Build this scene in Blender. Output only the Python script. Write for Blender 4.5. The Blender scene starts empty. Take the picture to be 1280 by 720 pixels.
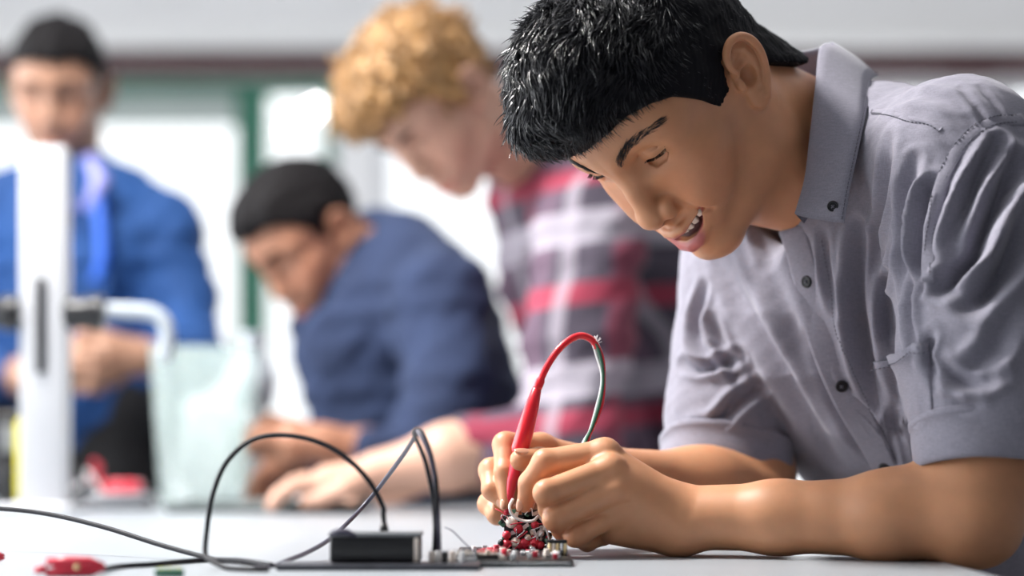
import bpy, math, random, numpy as np
from mathutils import Vector, Matrix
from mathutils.bvhtree import BVHTree
random.seed(7); RNG = np.random.default_rng(7)
scene = bpy.context.scene
COL = scene.collection
FPX, CX, CY = 2488.9, 640.0, 550.0          # 70 mm lens, level camera with a raised frame
TABLE_Z = 0.75
CAM_Z = TABLE_Z + 0.0966
def P(u, v, d):                               # picture position + distance from camera -> metres
    return np.array([(u-CX)/FPX*d, d, CAM_Z-(v-CY)/FPX*d])
def PT(u, d, dz=0.0):                         # a point on the table top
    return np.array([(u-CX)/FPX*d, d, TABLE_Z+dz])
def V(a): return np.array(a, float)

# ------------------------------------------------------------------ scene graph helpers
def link(name, me, mat=None, parent=None):
    o = bpy.data.objects.new(name, me); COL.objects.link(o)
    if mat is not None and me is not None and not len(me.materials): me.materials.append(mat)
    if parent is not None: o.parent = parent
    return o
def tag(o, label=None, cat=None, group=None, kind=None):
    if label: o['label'] = label
    if cat: o['category'] = cat
    if group: o['group'] = group
    if kind: o['kind'] = kind
    return o
def empty(name, loc, rz=0.0):
    o = bpy.data.objects.new(name, None); COL.objects.link(o); o.location = loc; o.rotation_euler[2] = rz
    return o
def raw_mesh(name, verts, faces, smooth=True):
    me = bpy.data.meshes.new(name); me.from_pydata([tuple(map(float, v)) for v in verts], [], [tuple(f) for f in faces]); me.update()
    if smooth: me.polygons.foreach_set('use_smooth', [True]*len(me.polygons))
    return me
def quad_mesh(name, v, q, smooth=True):
    me = bpy.data.meshes.new(name)
    v = np.ascontiguousarray(v, np.float32); q = np.ascontiguousarray(q, np.int32)
    me.vertices.add(len(v)); me.vertices.foreach_set('co', v.ravel())
    me.loops.add(q.size); me.loops.foreach_set('vertex_index', q.ravel())
    me.polygons.add(len(q)); me.polygons.foreach_set('loop_start', np.arange(len(q), dtype=np.int32)*q.shape[1])
    me.polygons.foreach_set('loop_total', np.full(len(q), q.shape[1], np.int32))
    me.update(calc_edges=True); me.validate()
    if smooth: me.polygons.foreach_set('use_smooth', np.ones(len(me.polygons), bool))
    return me
def vcol(me, col, name='Col'):
    a = me.color_attributes.new(name, 'FLOAT_COLOR', 'POINT')
    c = np.ones((len(me.vertices), 4), np.float32); c[:, :3] = col
    a.data.foreach_set('color', c.ravel())

class MB:                                     # collects simple shapes into ONE mesh
    def __init__(s): s.v = []; s.f = []
    def add(s, v, f):
        n = len(s.v); s.v += [tuple(map(float, x)) for x in v]; s.f += [tuple(i+n for i in g) for g in f]; return s
    def box(s, c, size, R=None, bev=0.0):
        c = V(c); hx = V(size)/2; R = np.eye(3) if R is None else np.array(R)
        b = min(bev, *(hx*0.9)) if bev > 0 else 0
        if b <= 0:
            pts = [c+R@(hx*V((x, y, z))) for x in (-1, 1) for y in (-1, 1) for z in (-1, 1)]
            return s.add(pts, [(0,1,3,2),(4,6,7,5),(0,4,5,1),(2,3,7,6),(0,2,6,4),(1,5,7,3)])
        # bevelled: vertical profile of rounded rectangles
        def ring(z, ins):
            r = []
            for (sx, sy, a0) in ((1,1,0),(-1,1,90),(-1,-1,180),(1,-1,270)):
                for k in range(4):
                    a = math.radians(a0+30*k)
                    r.append((sx*(hx[0]-b)+(b-ins)*math.cos(a), sy*(hx[1]-b)+(b-ins)*math.sin(a), z))
            return r
        rings = [ring(-hx[2], b*.8), ring(-hx[2]+b*.3, b*.3), ring(-hx[2]+b, 0), ring(hx[2]-b, 0), ring(hx[2]-b*.3, b*.3), ring(hx[2], b*.8)]
        v = [c+R@V(p) for r in rings for p in r]; f = []
        for i in range(5):
            for k in range(16): f.append((i*16+k, i*16+(k+1)%16, (i+1)*16+(k+1)%16, (i+1)*16+k))
        f.append(tuple(range(15, -1, -1))); f.append(tuple(range(80, 96)))
        return s.add(v, f)
    def tube(s, pts, r, n=10, cap=True):
        pts = [V(p) for p in pts]; m = len(pts); rs = r if hasattr(r, '__len__') else [r]*m
        v = []; f = []; prev = None
        for i, p in enumerate(pts):
            t = pts[min(i+1, m-1)]-pts[max(i-1, 0)]; t = t/(np.linalg.norm(t)+1e-12)
            if prev is None:
                a = V((0, 0, 1)) if abs(t[2]) < .9 else V((1, 0, 0)); x = np.cross(t, a)
            else: x = prev-t*np.dot(prev, t)
            x = x/(np.linalg.norm(x)+1e-12); y = np.cross(t, x); prev = x
            for k in range(n):
                a = 2*math.pi*k/n; v.append(p+rs[i]*(math.cos(a)*x+math.sin(a)*y))
        for i in range(m-1):
            for k in range(n): f.append((i*n+k, i*n+(k+1)%n, (i+1)*n+(k+1)%n, (i+1)*n+k))
        if cap: f.append(tuple(range(n-1, -1, -1))); f.append(tuple(range((m-1)*n, m*n)))
        return s.add(v, f)
    def cyl(s, a, b, r, r2=None, n=20): return s.tube([a, b], [r, r if r2 is None else r2], n)
    def lathe(s, c, prof, axis=(0, 0, 1), n=28):   # prof: (radius, height) list
        c = V(c); z = V(axis)/np.linalg.norm(axis); a = V((1, 0, 0)) if abs(z[0]) < .9 else V((0, 1, 0))
        x = np.cross(z, a); x /= np.linalg.norm(x); y = np.cross(z, x); v = []; f = []
        for (r, h) in prof:
            for k in range(n):
                t = 2*math.pi*k/n; v.append(c+z*h+r*(math.cos(t)*x+math.sin(t)*y))
        for i in range(len(prof)-1):
            for k in range(n): f.append((i*n+k, i*n+(k+1)%n, (i+1)*n+(k+1)%n, (i+1)*n+k))
        f.append(tuple(range(n-1, -1, -1))); f.append(tuple(range((len(prof)-1)*n, len(prof)*n)))
        return s.add(v, f)
    def build(s, name, mat, parent=None, smooth=True, sharp=None):
        me = raw_mesh(name, s.v, s.f, smooth)
        o = link(name, me, mat, parent)
        if smooth and sharp is not None:
            try: me.set_sharp_from_angle(angle=math.radians(sharp))
            except Exception: pass
        return o
def spline(pts, n=12):                         # Catmull-Rom through points
    p = [V(x) for x in pts]; p = [2*p[0]-p[1]]+p+[2*p[-1]-p[-2]]; out = []
    for i in range(1, len(p)-2):
        for k in range(n):
            t = k/n
            out.append(.5*((2*p[i])+(-p[i-1]+p[i+1])*t+(2*p[i-1]-5*p[i]+4*p[i+1]-p[i+2])*t*t+(-p[i-1]+3*p[i]-3*p[i+1]+p[i+2])*t**3))
    out.append(p[-2]); return out

# ------------------------------------------------------------------ materials
def mat(name, col, rough=.5, metal=0.0, emit=None, es=1.0, noise=None, bump=None, alpha=None, trans=0.0, spec=None, sss=None, sheen=0.0, coat=0.0, attr=None):
    m = bpy.data.materials.new(name); m.use_nodes = True; nt = m.node_tree; b = nt.nodes['Principled BSDF']
    b.inputs['Base Color'].default_value = (*col, 1); b.inputs['Roughness'].default_value = rough; b.inputs['Metallic'].default_value = metal
    tc = nt.nodes.new('ShaderNodeTexCoord')
    if spec is not None: b.inputs['Specular IOR Level'].default_value = spec
    if trans: b.inputs['Transmission Weight'].default_value = trans
    if sheen: b.inputs['Sheen Weight'].default_value = sheen
    if coat: b.inputs['Coat Weight'].default_value = coat
    if emit is not None:
        b.inputs['Emission Color'].default_value = (*emit, 1); b.inputs['Emission Strength'].default_value = es
    if alpha is not None: b.inputs['Alpha'].default_value = alpha
    if sss is not None:
        b.inputs['Subsurface Weight'].default_value = sss[0]; b.inputs['Subsurface Radius'].default_value = sss[1]; b.inputs['Subsurface Scale'].default_value = sss[2]
    src = None
    if attr:
        an = nt.nodes.new('ShaderNodeAttribute'); an.attribute_name = attr; src = an.outputs['Color']
    if noise:                                  # (scale, amount)
        n = nt.nodes.new('ShaderNodeTexNoise'); n.inputs['Scale'].default_value = noise[0]; n.inputs['Detail'].default_value = 5
        nt.links.new(tc.outputs['Object'], n.inputs['Vector'])
        mp = nt.nodes.new('ShaderNodeMapRange'); mp.inputs['From Min'].default_value = .3; mp.inputs['From Max'].default_value = .7
        mp.inputs['To Min'].default_value = 1-noise[1]; mp.inputs['To Max'].default_value = 1+noise[1]; nt.links.new(n.outputs['Fac'], mp.inputs['Value'])
        mx = nt.nodes.new('ShaderNodeVectorMath'); mx.operation = 'SCALE'
        if src is not None: nt.links.new(src, mx.inputs[0])
        else: mx.inputs[0].default_value = col
        nt.links.new(mp.outputs['Result'], mx.inputs['Scale']); src = mx.outputs[0]
    if src is not None: nt.links.new(src, b.inputs['Base Color'])
    if bump:                                   # (scale, strength, distance)
        n2 = nt.nodes.new('ShaderNodeTexNoise'); n2.inputs['Scale'].default_value = bump[0]; n2.inputs['Detail'].default_value = 6
        nt.links.new(tc.outputs['Object'], n2.inputs['Vector'])
        bp = nt.nodes.new('ShaderNodeBump'); bp.inputs['Strength'].default_value = bump[1]; bp.inputs['Distance'].default_value = bump[2]
        nt.links.new(n2.outputs['Fac'], bp.inputs['Height']); nt.links.new(bp.outputs['Normal'], b.inputs['Normal'])
    return m

# ------------------------------------------------------------------ implicit surfaces
def ell(p, c, r, R=None):
    q = p-V(c)
    if R is not None: q = q@R                  # columns of R are the local axes
    r = V(r); a = q/r; k0 = np.sqrt((a*a).sum(1))+1e-9; b = a/r; k1 = np.sqrt((b*b).sum(1))+1e-9
    return k0*(k0-1)/k1
def cap(p, a, b, ra, rb=None):
    a = V(a); b = V(b); rb = ra if rb is None else rb; ab = b-a
    t = np.clip(((p-a)@ab)/(ab@ab+1e-12), 0, 1)
    q = p-a-t[:, None]*ab
    return np.sqrt((q*q).sum(1))-(ra+(rb-ra)*t)
def sph(p, c, r):
    q = p-V(c); return np.sqrt((q*q).sum(1))-r
def smin(a, b, k):
    h = np.maximum(k-np.abs(a-b), 0)/k; return np.minimum(a, b)-h*h*k*.25
def smax(a, b, k): return -smin(-a, -b, k)
def poly(p, pts, rs, k=None):
    d = None
    for i in range(len(pts)-1):
        e = cap(p, pts[i], pts[i+1], rs[i], rs[i+1]); d = e if d is None else (np.minimum(d, e) if k is None else smin(d, e, k))
    return d
def local(p, d, c, rad, fn):                   # fn(p_sub, d_sub) -> d_sub, only within rad of c
    q = p-V(c); m = (q*q).sum(1) < rad*rad
    if m.any(): d = d.copy(); d[m] = fn(p[m], d[m])
    return d
def frame(z, x):
    z = V(z)/np.linalg.norm(z); x = V(x)-z*np.dot(V(x), z); x /= np.linalg.norm(x); return np.stack([x, np.cross(z, x), z], 1)
def mesh_sdf(f, lo, hi, h, B=8, slack=1.5, newton=1):
    lo = V(lo); n = np.ceil((V(hi)-lo)/h/B).astype(int)*B; nb = n//B
    bi = np.stack(np.meshgrid(*[np.arange(k) for k in nb], indexing='ij'), -1).reshape(-1, 3)
    bc = lo+(bi*B+(B-1)/2)*h
    dc = np.concatenate([f(bc[i:i+200000]) for i in range(0, len(bc), 200000)])
    Vv = np.repeat(np.repeat(np.repeat(np.where(dc < 0, -1, 1).reshape(nb).astype(np.float32), B, 0), B, 1), B, 2)
    keep = np.nonzero(np.abs(dc) < B*h*.87*slack+h)[0]
    off = np.stack(np.meshgrid(*[np.arange(B)]*3, indexing='ij'), -1).reshape(-1, 3)
    step = max(1, 300000//B**3)
    for i in range(0, len(keep), step):
        b = bi[keep[i:i+step]]; idx = (b[:, None, :]*B+off[None]).reshape(-1, 3)
        Vv[idx[:, 0], idx[:, 1], idx[:, 2]] = f(lo+idx*h)
    S = Vv < 0
    cnt = np.zeros(tuple(n-1), np.int8)
    sl = lambda a, d: slice(d, d+a.shape[0]) 
    for dx in (0, 1):
        for dy in (0, 1):
            for dz in (0, 1): cnt += S[dx:dx+n[0]-1, dy:dy+n[1]-1, dz:dz+n[2]-1]
    act = (cnt > 0) & (cnt < 8); ai = np.argwhere(act)
    vid = np.full(act.shape, -1, np.int32); vid[tuple(ai.T)] = np.arange(len(ai))
    cor = np.array([(x, y, z) for x in (0, 1) for y in (0, 1) for z in (0, 1)])
    cv = np.stack([Vv[ai[:, 0]+c[0], ai[:, 1]+c[1], ai[:, 2]+c[2]] for c in cor], 1)
    acc = np.zeros((len(ai), 3)); w = np.zeros(len(ai))
    for i in range(8):
        for j in range(i+1, 8):
            if np.abs(cor[i]-cor[j]).sum() != 1: continue
            a, b = cv[:, i], cv[:, j]; m = (a < 0) != (b < 0); t = np.where(m, a/np.where(m, a-b, 1), 0)
            acc += np.where(m[:, None], cor[i]+t[:, None]*(cor[j]-cor[i]), 0); w += m
    vt = lo+(ai+acc/w[:, None])*h
    quads = []
    for ax in range(3):
        o = [0, 0, 0]; o[ax] = 1; u, v = (ax+1) % 3, (ax+2) % 3
        A = S[:n[0]-o[0], :n[1]-o[1], :n[2]-o[2]]; Bm = S[o[0]:, o[1]:, o[2]:]
        e = np.argwhere(A != Bm); e = e[(e[:, u] > 0) & (e[:, v] > 0) & (e[:, u] < n[u]-1) & (e[:, v] < n[v]-1)]
        if not len(e): continue
        def g(du, dv):
            k = e.copy(); k[:, u] -= du; k[:, v] -= dv; return vid[tuple(k.T)]
        q = np.stack([g(1, 1), g(0, 1), g(0, 0), g(1, 0)], 1); s = A[tuple(e.T)]
        q[~s] = q[~s][:, ::-1]; quads.append(q)
    q = np.concatenate(quads); q = q[(q >= 0).all(1)]
    for _ in range(newton):
        e = h*.3; d0 = chunk(f, vt); g = np.stack([chunk(f, vt+e*np.eye(3)[k])-d0 for k in range(3)], 1)/e
        st = d0/np.maximum((g*g).sum(1), .25); st = np.clip(st, -h*.6, h*.6); vt = vt-st[:, None]*g
    return vt, q
def chunk(f, p, n=300000): return np.concatenate([f(p[i:i+n]) for i in range(0, len(p), n)])
def vnormals(v, q):
    fn = np.cross(v[q[:, 2]]-v[q[:, 0]], v[q[:, 3 % q.shape[1]]]-v[q[:, 1]]); n = np.zeros_like(v)
    for k in range(q.shape[1]): 
        for a in range(3): n[:, a] += np.bincount(q[:, k], fn[:, a], len(v))
    return n/(np.linalg.norm(n, axis=1)[:, None]+1e-12)
def join_geo(parts):
    vs, qs, o = [], [], 0
    for v, q in parts: vs.append(v); qs.append(q+o); o += len(v)
    return np.concatenate(vs), np.concatenate(qs)
_W = RNG.normal(size=(24, 3)); _PH = RNG.uniform(0, 6.28, 24)
def snoise(p, scale, seed=0):                  # smooth pseudo noise about -1..1
    o = np.zeros(len(p))
    for k in range(6):
        w = _W[(k*3+seed) % 24]; o += np.sin(p@w*scale*(1+.35*k)+_PH[(k*5+seed) % 24])/(1+.3*k)
    return o/2.6
# ================================================================== HEAD (local axes: f forward, l his left, u up)
def head_sdf(p, smile=1.0, mouth=True, ear=True):
    """p columns f,l,u in metres"""
    s = p.copy(); s[:, 1] = np.abs(s[:, 1])    # mirrored halves
    d = ell(s, (-.004, 0, .045), (.098, .0745, .086))
    d = smin(d, ell(s, (.040, 0, .048), (.058, .066, .056)), .025)
    d = smin(d, ell(s, (.036, 0, -.015), (.058, .054, .070)), .02)
    d = smin(d, cap(s, (.012, .044, -.058), (.072, .012, -.085), .017, .016), .026)   # jaw line
    d = smin(d, cap(s, (.000, .052, -.005), (.012, .047, -.058), .016, .015), .026)   # ramus
    d = smin(d, ell(s, (.080, 0, -.0855), (.018, .020, .016)), .016)                    # chin
    d = smin(d, ell(s, (.030, 0, -.066), (.040, .034, .018)), .02)                    # under jaw
    d = smin(d, ell(s, (.056, .042, -.010), (.024, .021, .020)), .030)                # cheek bone
    d = smin(d, ell(s, (.072, .032, -.034), (.021, .018, .020)), .02)                # smiling cheek
    d = smin(d, cap(s, (.090, .006, .038), (.066, .047, .036), .0105, .012), .020)     # brow ridge
    d = smax(d, -ell(s, (.103, .031, .026), (.022, .018, .0120)), .014)               # eye socket
    # nose
    d = smin(d, poly(s, [(.088, 0, .028), (.1010, 0, .004), (.1075, 0, -.015)], [.0095, .0088, .0098], .004), .012)
    d = smin(d, ell(s, (.1075, 0, -.0190), (.0120, .0128, .0108)), .006)
    d = smin(d, ell(s, (.0975, .0148, -.0215), (.0128, .0082, .0098)), .0040)
    d = smin(d, cap(s, (.098, 0, -.033), (.109, 0, -.0255), .0050), .004)
    d = local(s, d, (.108, .008, -.032), .02, lambda q, e: smax(e, -ell(q, (.1035, .0072, -.0310), (.0060, .0032, .0045)), .003))
    # mouth
    d = smin(d, ell(s, (.078, 0, -.054), (.0235, .033, .024)), .012)
    def lips(q, e):
        e = smin(e, poly(q, [(.1045, 0, -.0475), (.1020, .010, -.0462), (.0950, .020, -.0430), (.0850, .0305, -.0375)], [.0042, .0042, .0034, .0016]), .0045)
        e = smin(e, poly(q, [(.1010, 0, -.0680), (.0985, .010, -.0660), (.0925, .0195, -.0585), (.0850, .0305, -.0410)], [.0056, .0054, .0042, .0016]), .0040)
        if smile:   # open smile between the lips
            o = poly(q, [(.1060, 0, -.0570), (.1035, .010, -.0555), (.0965, .020, -.0500), (.0880, .0305, -.0400)], [.0058, .0058, .0054, .0018])
            o = np.minimum(o, poly(q, [(.0975, 0, -.0560), (.0955, .010, -.0550), (.0905, .018, -.0505), (.0850, .024, -.0460)], [.0058, .0058, .0048, .0030]))
            e = smax(e, -o, .0015)
        return e
    d = local(s, d, (.09, .012, -.054), .055, lips)
    # nasolabial fold
    d = local(s, d, (.09, .028, -.035), .04, lambda q, e: smax(e, -poly(q, [(.0975, .0225, -.0215), (.0960, .0290, -.0340), (.0880, .0375, -.0450)], [.0006, .0016, .0012]), .006))
    # lids
    def lids(q, e):
        c = (.0750, .0315, .0275)
        e = smin(e, sph(q, c, .0142), .006)
        return e
    d = local(s, d, (.08, .031, .02), .035, lids)
    def eyecut(q, e):   # narrow opening under the lowered upper lid
        o = poly(q, [(.0835, .0200, .0200), (.0872, .0285, .0175), (.0858, .0370, .0180), (.0785, .0450, .0232)], [.0010, .0048, .0046, .0014])
        return smax(e, -o, .0006)
    d = local(s, d, (.086, .032, .013), .03, eyecut)
    def crease(q, e):
        o = poly(q, [(.0860, .0185, .0295), (.0905, .0290, .0335), (.0860, .0400, .0325), (.0770, .0475, .0275)], [.0004, .0008, .0008, .0004])
        return smax(e, -o, .0030)
    d = local(s, d, (.088, .032, .023), .03, crease)
    if ear: d = local(s, d, (-.008, .08, .008), .055, ear_sdf)
    return d
EAR_R = None
def ear_sdf(q, e):
    # ear plane: a (towards face), b (up the ear), c out of the head
    b = V((-.20, .14, .97)); b /= np.linalg.norm(b); c = V((.33, .90, -.10)); c -= b*(c@b); c /= np.linalg.norm(c); a = np.cross(b, c)
    if a[0] < 0: a = -a
    o = V((-.004, .0760, .006)); w = q-o; x = w@a; y = w@b; z = w@c; t = np.stack([x, y, z], 1)
    g = ell(t, (-.006, .004, .003), (.0165, .028, .0050))
    g = smin(g, ell(t, (-.003, -.022, .004), (.0100, .0125, .0056)), .004)           # lobe
    hx = [(.007, .006), (.0105, .016), (.008, .026), (-.001, .0325), (-.012, .030), (-.0195, .020), (-.0215, .007), (-.0190, -.006), (-.0140, -.017), (-.008, -.026)]
    hp = [V((u, v, .0070+.0015*math.sin(i*.35))) for i, (u, v) in enumerate(hx)]
    g = smax(g, -ell(t, (-.005, .006, .0095), (.0135, .0235, .0048)), .003)          # dish
    hs = spline(hp, 4); g = smin(g, poly(t, hs, list(np.interp(np.linspace(0, 9, len(hs)), range(10), [.0022, .0030, .0034, .0036, .0036, .0036, .0034, .0032, .0036, .0040]))), .0018)
    ax = [(-.001, .024), (-.009, .019), (-.0125, .009), (-.012, -.003), (-.0065, -.0125), (.000, -.0145)]
    g = smin(g, poly(t, [V((u, v, .0050)) for u, v in ax], [.0018, .0032, .0034, .0030, .0034, .0028]), .003)
    g = smin(g, poly(t, [V((.007, .006, .004)), V((.000, .0075, .0030)), V((-.007, .008, .002))], [.0026, .0018, .0012]), .003)   # crus of helix
    g = smin(g, ell(t, (.0085, -.0045, .0060), (.0038, .0058, .0042)), .004)          # tragus
    g = smax(g, -ell(t, (-.0020, -.003, .0050), (.0076, .0088, .0078)), .003)         # concha
    g = smax(g, -ell(t, (-.001, .0125, .0060), (.0060, .0045, .0040)), .003)
    e = smin(e, cap(q, o-a*.004-c*.012+b*.012, o-a*.004-c*.012-b*.012, .009), .006)
    r = smin(e, g, .004)
    return smax(r, -ell(t, (.0000, -.004, .0035), (.0056, .0072, .0085)), .002)
def head_color(p, skin, lip, smile=True):
    s = p.copy(); s[:, 1] = np.abs(s[:, 1]); c = np.tile(V(skin), (len(p), 1))
    def blend(w, col):
        nonlocal c
        w = np.clip(w, 0, 1)[:, None]; c = c*(1-w)+V(col)*w
    up = poly(s, [(.1055, 0, -.0490), (.1030, .010, -.0480), (.0955, .020, -.0445), (.0850, .0305, -.0385)], [.0036, .0034, .0026, .0014])
    lo = poly(s, [(.1030, 0, -.0675), (.1005, .010, -.0655), (.0935, .0195, -.0580), (.0850, .0305, -.0410)], [.0056, .0052, .0040, .0016])
    blend(.5-np.minimum(up, lo)/.0016, lip)
    inn = poly(s, [(.090, 0, -.0560), (.088, .010, -.0550), (.085, .018, -.0510)], [.0085, .0080, .0060])
    if smile: blend((.5-inn/.0015)*(s[:, 0] < .0985), V((.10, .02, .02)))
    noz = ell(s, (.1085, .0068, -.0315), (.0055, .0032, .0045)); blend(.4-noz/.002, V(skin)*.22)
    cheek = sph(s, (.075, .045, -.015), .022); blend(.22*(1-np.clip(cheek/.02, 0, 1)), V(skin)*V((1.1, .82, .78)))
    return c
# ================================================================== people: shared head builder
SKIN_MAIN = (.56, .265, .135)
def make_eye(parent, c, gaze, up, r=.0122, iris=(.035, .018, .010), white=(.72, .68, .64)):
    c = V(c); g = V(gaze)/np.linalg.norm(gaze)
    prof = []; n = 22
    for i in range(n+1):
        t = math.pi*i/n; prof.append((max(1e-5, r*math.sin(t)), -r*math.cos(t)))
    mb = MB(); mb.lathe(c, prof, g, 28); me = raw_mesh('eye', mb.v, mb.f)
    v = np.array([x.co for x in me.vertices]); ang = np.degrees(np.arccos(np.clip(((v-c)@g)/r, -1, 1)))
    col = np.where((ang < 36)[:, None], V(iris), V(white)); col = np.where((ang < 14)[:, None], V((.003, .003, .003)), col); vcol(me, col)
    return link('eye', me, M['eye'], parent)
def strands(name, roots, dirs, lens, r0, matl, parent, bend=None, seg=3, flat=False, col=None):
    """many short tapering hairs in one mesh: triangular tubes that bend from dirs towards bend"""
    N = len(roots); roots = np.asarray(roots); d = dirs/np.linalg.norm(dirs, axis=1)[:, None]; lens = np.asarray(lens)
    bend = d if bend is None else bend/np.linalg.norm(bend, axis=1)[:, None]
    a = np.cross(d, RNG.normal(size=(N, 3))); a /= np.linalg.norm(a, axis=1)[:, None]; b = np.cross(d, a)
    rings = []; pos = roots.copy()
    for k in range(seg+1):
        t = k/seg; r = r0*(1-.85*t)
        for j in range(3):
            an = 2*math.pi*j/3; rings.append(pos+(np.asarray(r).reshape(-1, 1) if np.ndim(r) else r)*(math.cos(an)*a+math.sin(an)*b))
        dd = d*(1-t)+bend*t; dd /= np.linalg.norm(dd, axis=1)[:, None]; pos = pos+dd*(lens/seg)[:, None]
    R = np.stack(rings, 1)                     # N, 3*(seg+1), 3
    f = []
    for k in range(seg):
        for j in range(3): f.append((k*3+j, k*3+(j+1) % 3, (k+1)*3+(j+1) % 3, (k+1)*3+j))
    f = np.array(f); q = (np.arange(N)*3*(seg+1))[:, None, None]+f[None]
    me = quad_mesh(name, R.reshape(-1, 3), q.reshape(-1, 4))
    if col is not None: vcol(me, np.repeat(col, 3*(seg+1), 0))
    return link(name, me, matl, parent)
def bvh_of(v, q): return BVHTree.FromPolygons([tuple(x) for x in v.tolist()], q.tolist())

# ================================================================== THE MAIN PERSON
_f = V((-0.36884488, -0.43356083, -0.82217909)); _l = V((0.63035533, -0.76673441, 0.12153395)); _u = V((-0.68308536, -0.4734378, 0.55610345))
HR = np.stack([_f, _l, _u], 1); HS = 1.0159; HT = V((0.1461358, 1.73064922, 0.2905704+CAM_Z))
def h2w(x): return (np.asarray(x, float)*HS)@HR.T+HT
def w2h(p): return ((p-HT)@HR)/HS

# torso frame: his left, up along the spine, forward out of the chest
TS = V((.62, -.785, 0)); TS /= np.linalg.norm(TS)
_fh = V((-TS[1]*-1, 0, 0)); _fh = np.cross(V((0, 0, 1)), TS); _fh = -_fh if _fh[0] > 0 else _fh
LEAN = math.radians(30)
TT = math.cos(LEAN)*V((0, 0, 1))+math.sin(LEAN)*_fh
TF = math.cos(LEAN)*_fh-math.sin(LEAN)*V((0, 0, 1))
TR = np.stack([TS, TF, TT], 1)
N0 = V((.286, 1.823, CAM_Z+.2604))
def t2w(s, f, t): return N0+TR@V((s, f, t))
def mirror(p): p = V(p); return p-2*((p-N0)@TS)*TS
# ================================================================== HANDS AND FOREARMS
def finger(p, d, pts, rs, k=.0028):
    """chain of phalanges; knuckles a little thicker; k blends the root into the palm"""
    e = None
    for i in range(len(pts)-1):
        c = cap(p, pts[i], pts[i+1], rs[i]*.98, rs[i+1]*.97); e = c if e is None else smin(e, c, .004)
    root = V(pts[0])
    near = np.sqrt(((p-root)**2).sum(1))
    kk = k+(.010-k)*np.clip(1-(near-.008)/.016, 0, 1)
    return smin_v(d, e, kk)
def smin_v(a, b, k):
    h = np.maximum(k-np.abs(a-b), 0)/k; return np.minimum(a, b)-h*h*k*.25
L_E = P(1213, 646, 1.585); L_W = P(852, 647, 1.655)
L_MCP = [P(756, 568, 1.648), P(762, 588, 1.632), P(770, 612, 1.628), P(776, 638, 1.636)]
L_FING = [
 ([L_MCP[0], P(682, 578, 1.645), P(663, 604, 1.652), P(657, 630, 1.660)], [.0130, .0112, .0098, .0076]),
 ([L_MCP[1], P(683, 616, 1.617), P(688, 636, 1.634), P(706, 640, 1.655)], [.0124, .0106, .0096, .0084]),
 ([L_MCP[2], P(694, 648, 1.618), P(704, 662, 1.638), P(724, 662, 1.655)], [.0118, .0102, .0092, .0080]),
 ([L_MCP[3], P(719, 670, 1.624), P(734, 677, 1.642), P(752, 672, 1.655)], [.0106, .0090, .0080, .0072])]
L_THUMB = ([P(822, 628, 1.672), P(760, 612, 1.690), P(706, 604, 1.690), P(676, 618, 1.682)], [.016, .0125, .0105, .0085])
def left_arm(p):
    mid = L_E+(L_W-L_E)*.28
    d = poly(p, [P(1232, 600, 1.600), L_E, mid, L_E+(L_W-L_E)*.66, L_W], [.042, .0360, .0332, .0282, .0262], .015)
    d = smin(d, cap(p, P(1220, 606, 1.60), P(1110, 640, 1.60), .030, .024), .025)      # brachioradialis
    d = smin(d, ell(p, P(1228, 662, 1.585), (.020, .020, .018)), .03)                  # point of the elbow
    d = smin(d, poly(p, [P(1234, 560, 1.605), P(1240, 420, 1.62), P(1215, 200, 1.65)], [.043, .046, .050], .02), .03)
    d = smin(d, sph(p, P(858, 668, 1.640), .0135), .016)                               # ulna knob
    def hand(q, e):
        for i, m in enumerate(L_MCP):
            e = smin(e, cap(q, L_W+(m-L_W)*.12, m, .0190-.001*i, .0118-.0006*i), .014)
        e = smin(e, cap(q, P(840, 664, 1.650), P(768, 660, 1.645), .0185, .0140), .016)   # heel of the hand
        for m in L_MCP: e = smin(e, sph(q, m+V((0, -.0015, .0012)), .0098), .0045)         # knuckles
        for i in range(4):                                                              # tendons / furrows between the knuckles
            pass
        for i in range(3):
            a = (L_MCP[i]+L_MCP[i+1])/2+V((-.004, -.0115, .002)); b = a+(L_W-a)*.38
            e = smax(e, -cap(q, a, b, .0022, .0006), .009)
        for pts, rs in L_FING: e = finger(q, e, pts, rs)
        e = finger(q, e, *L_THUMB)
        e = smin(e, ell(q, P(738, 632, 1.668), (.022, .012, .022)), .004)
        e = smin(e, ell(q, P(790, 640, 1.660), (.030, .014, .028)), .012)
        return e
    d = local(p, d, P(755, 620, 1.65), .105, hand)
    return d
R_E = P(935, 632, 1.86); R_W = P(768, 596, 1.765)
R_MCP = [P(676, 560, 1.742), P(672, 578, 1.752), P(668, 600, 1.758), P(672, 620, 1.760)]
R_FING = [
 ([R_MCP[0], P(632, 556, 1.722), P(631, 590, 1.704), P(633, 632, 1.694)], [.0125, .0112, .0092, .0050]),
 ([R_MCP[1], P(614, 588, 1.728), P(616, 612, 1.712), P(632, 628, 1.706)], [.0122, .0108, .0094, .0075]),
 ([R_MCP[2], P(612, 630, 1.736), P(622, 643, 1.722), P(644, 646, 1.716)], [.0118, .0102, .0090, .0075]),
 ([R_MCP[3], P(640, 648, 1.755), P(652, 654, 1.740), P(668, 652, 1.735)], [.0100, .0088, .0078, .0070])]
R_THUMB = ([P(740, 600, 1.735), P(702, 590, 1.712), P(674, 575, 1.696), P(651, 575, 1.688)], [.0165, .0130, .0108, .0096])
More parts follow.
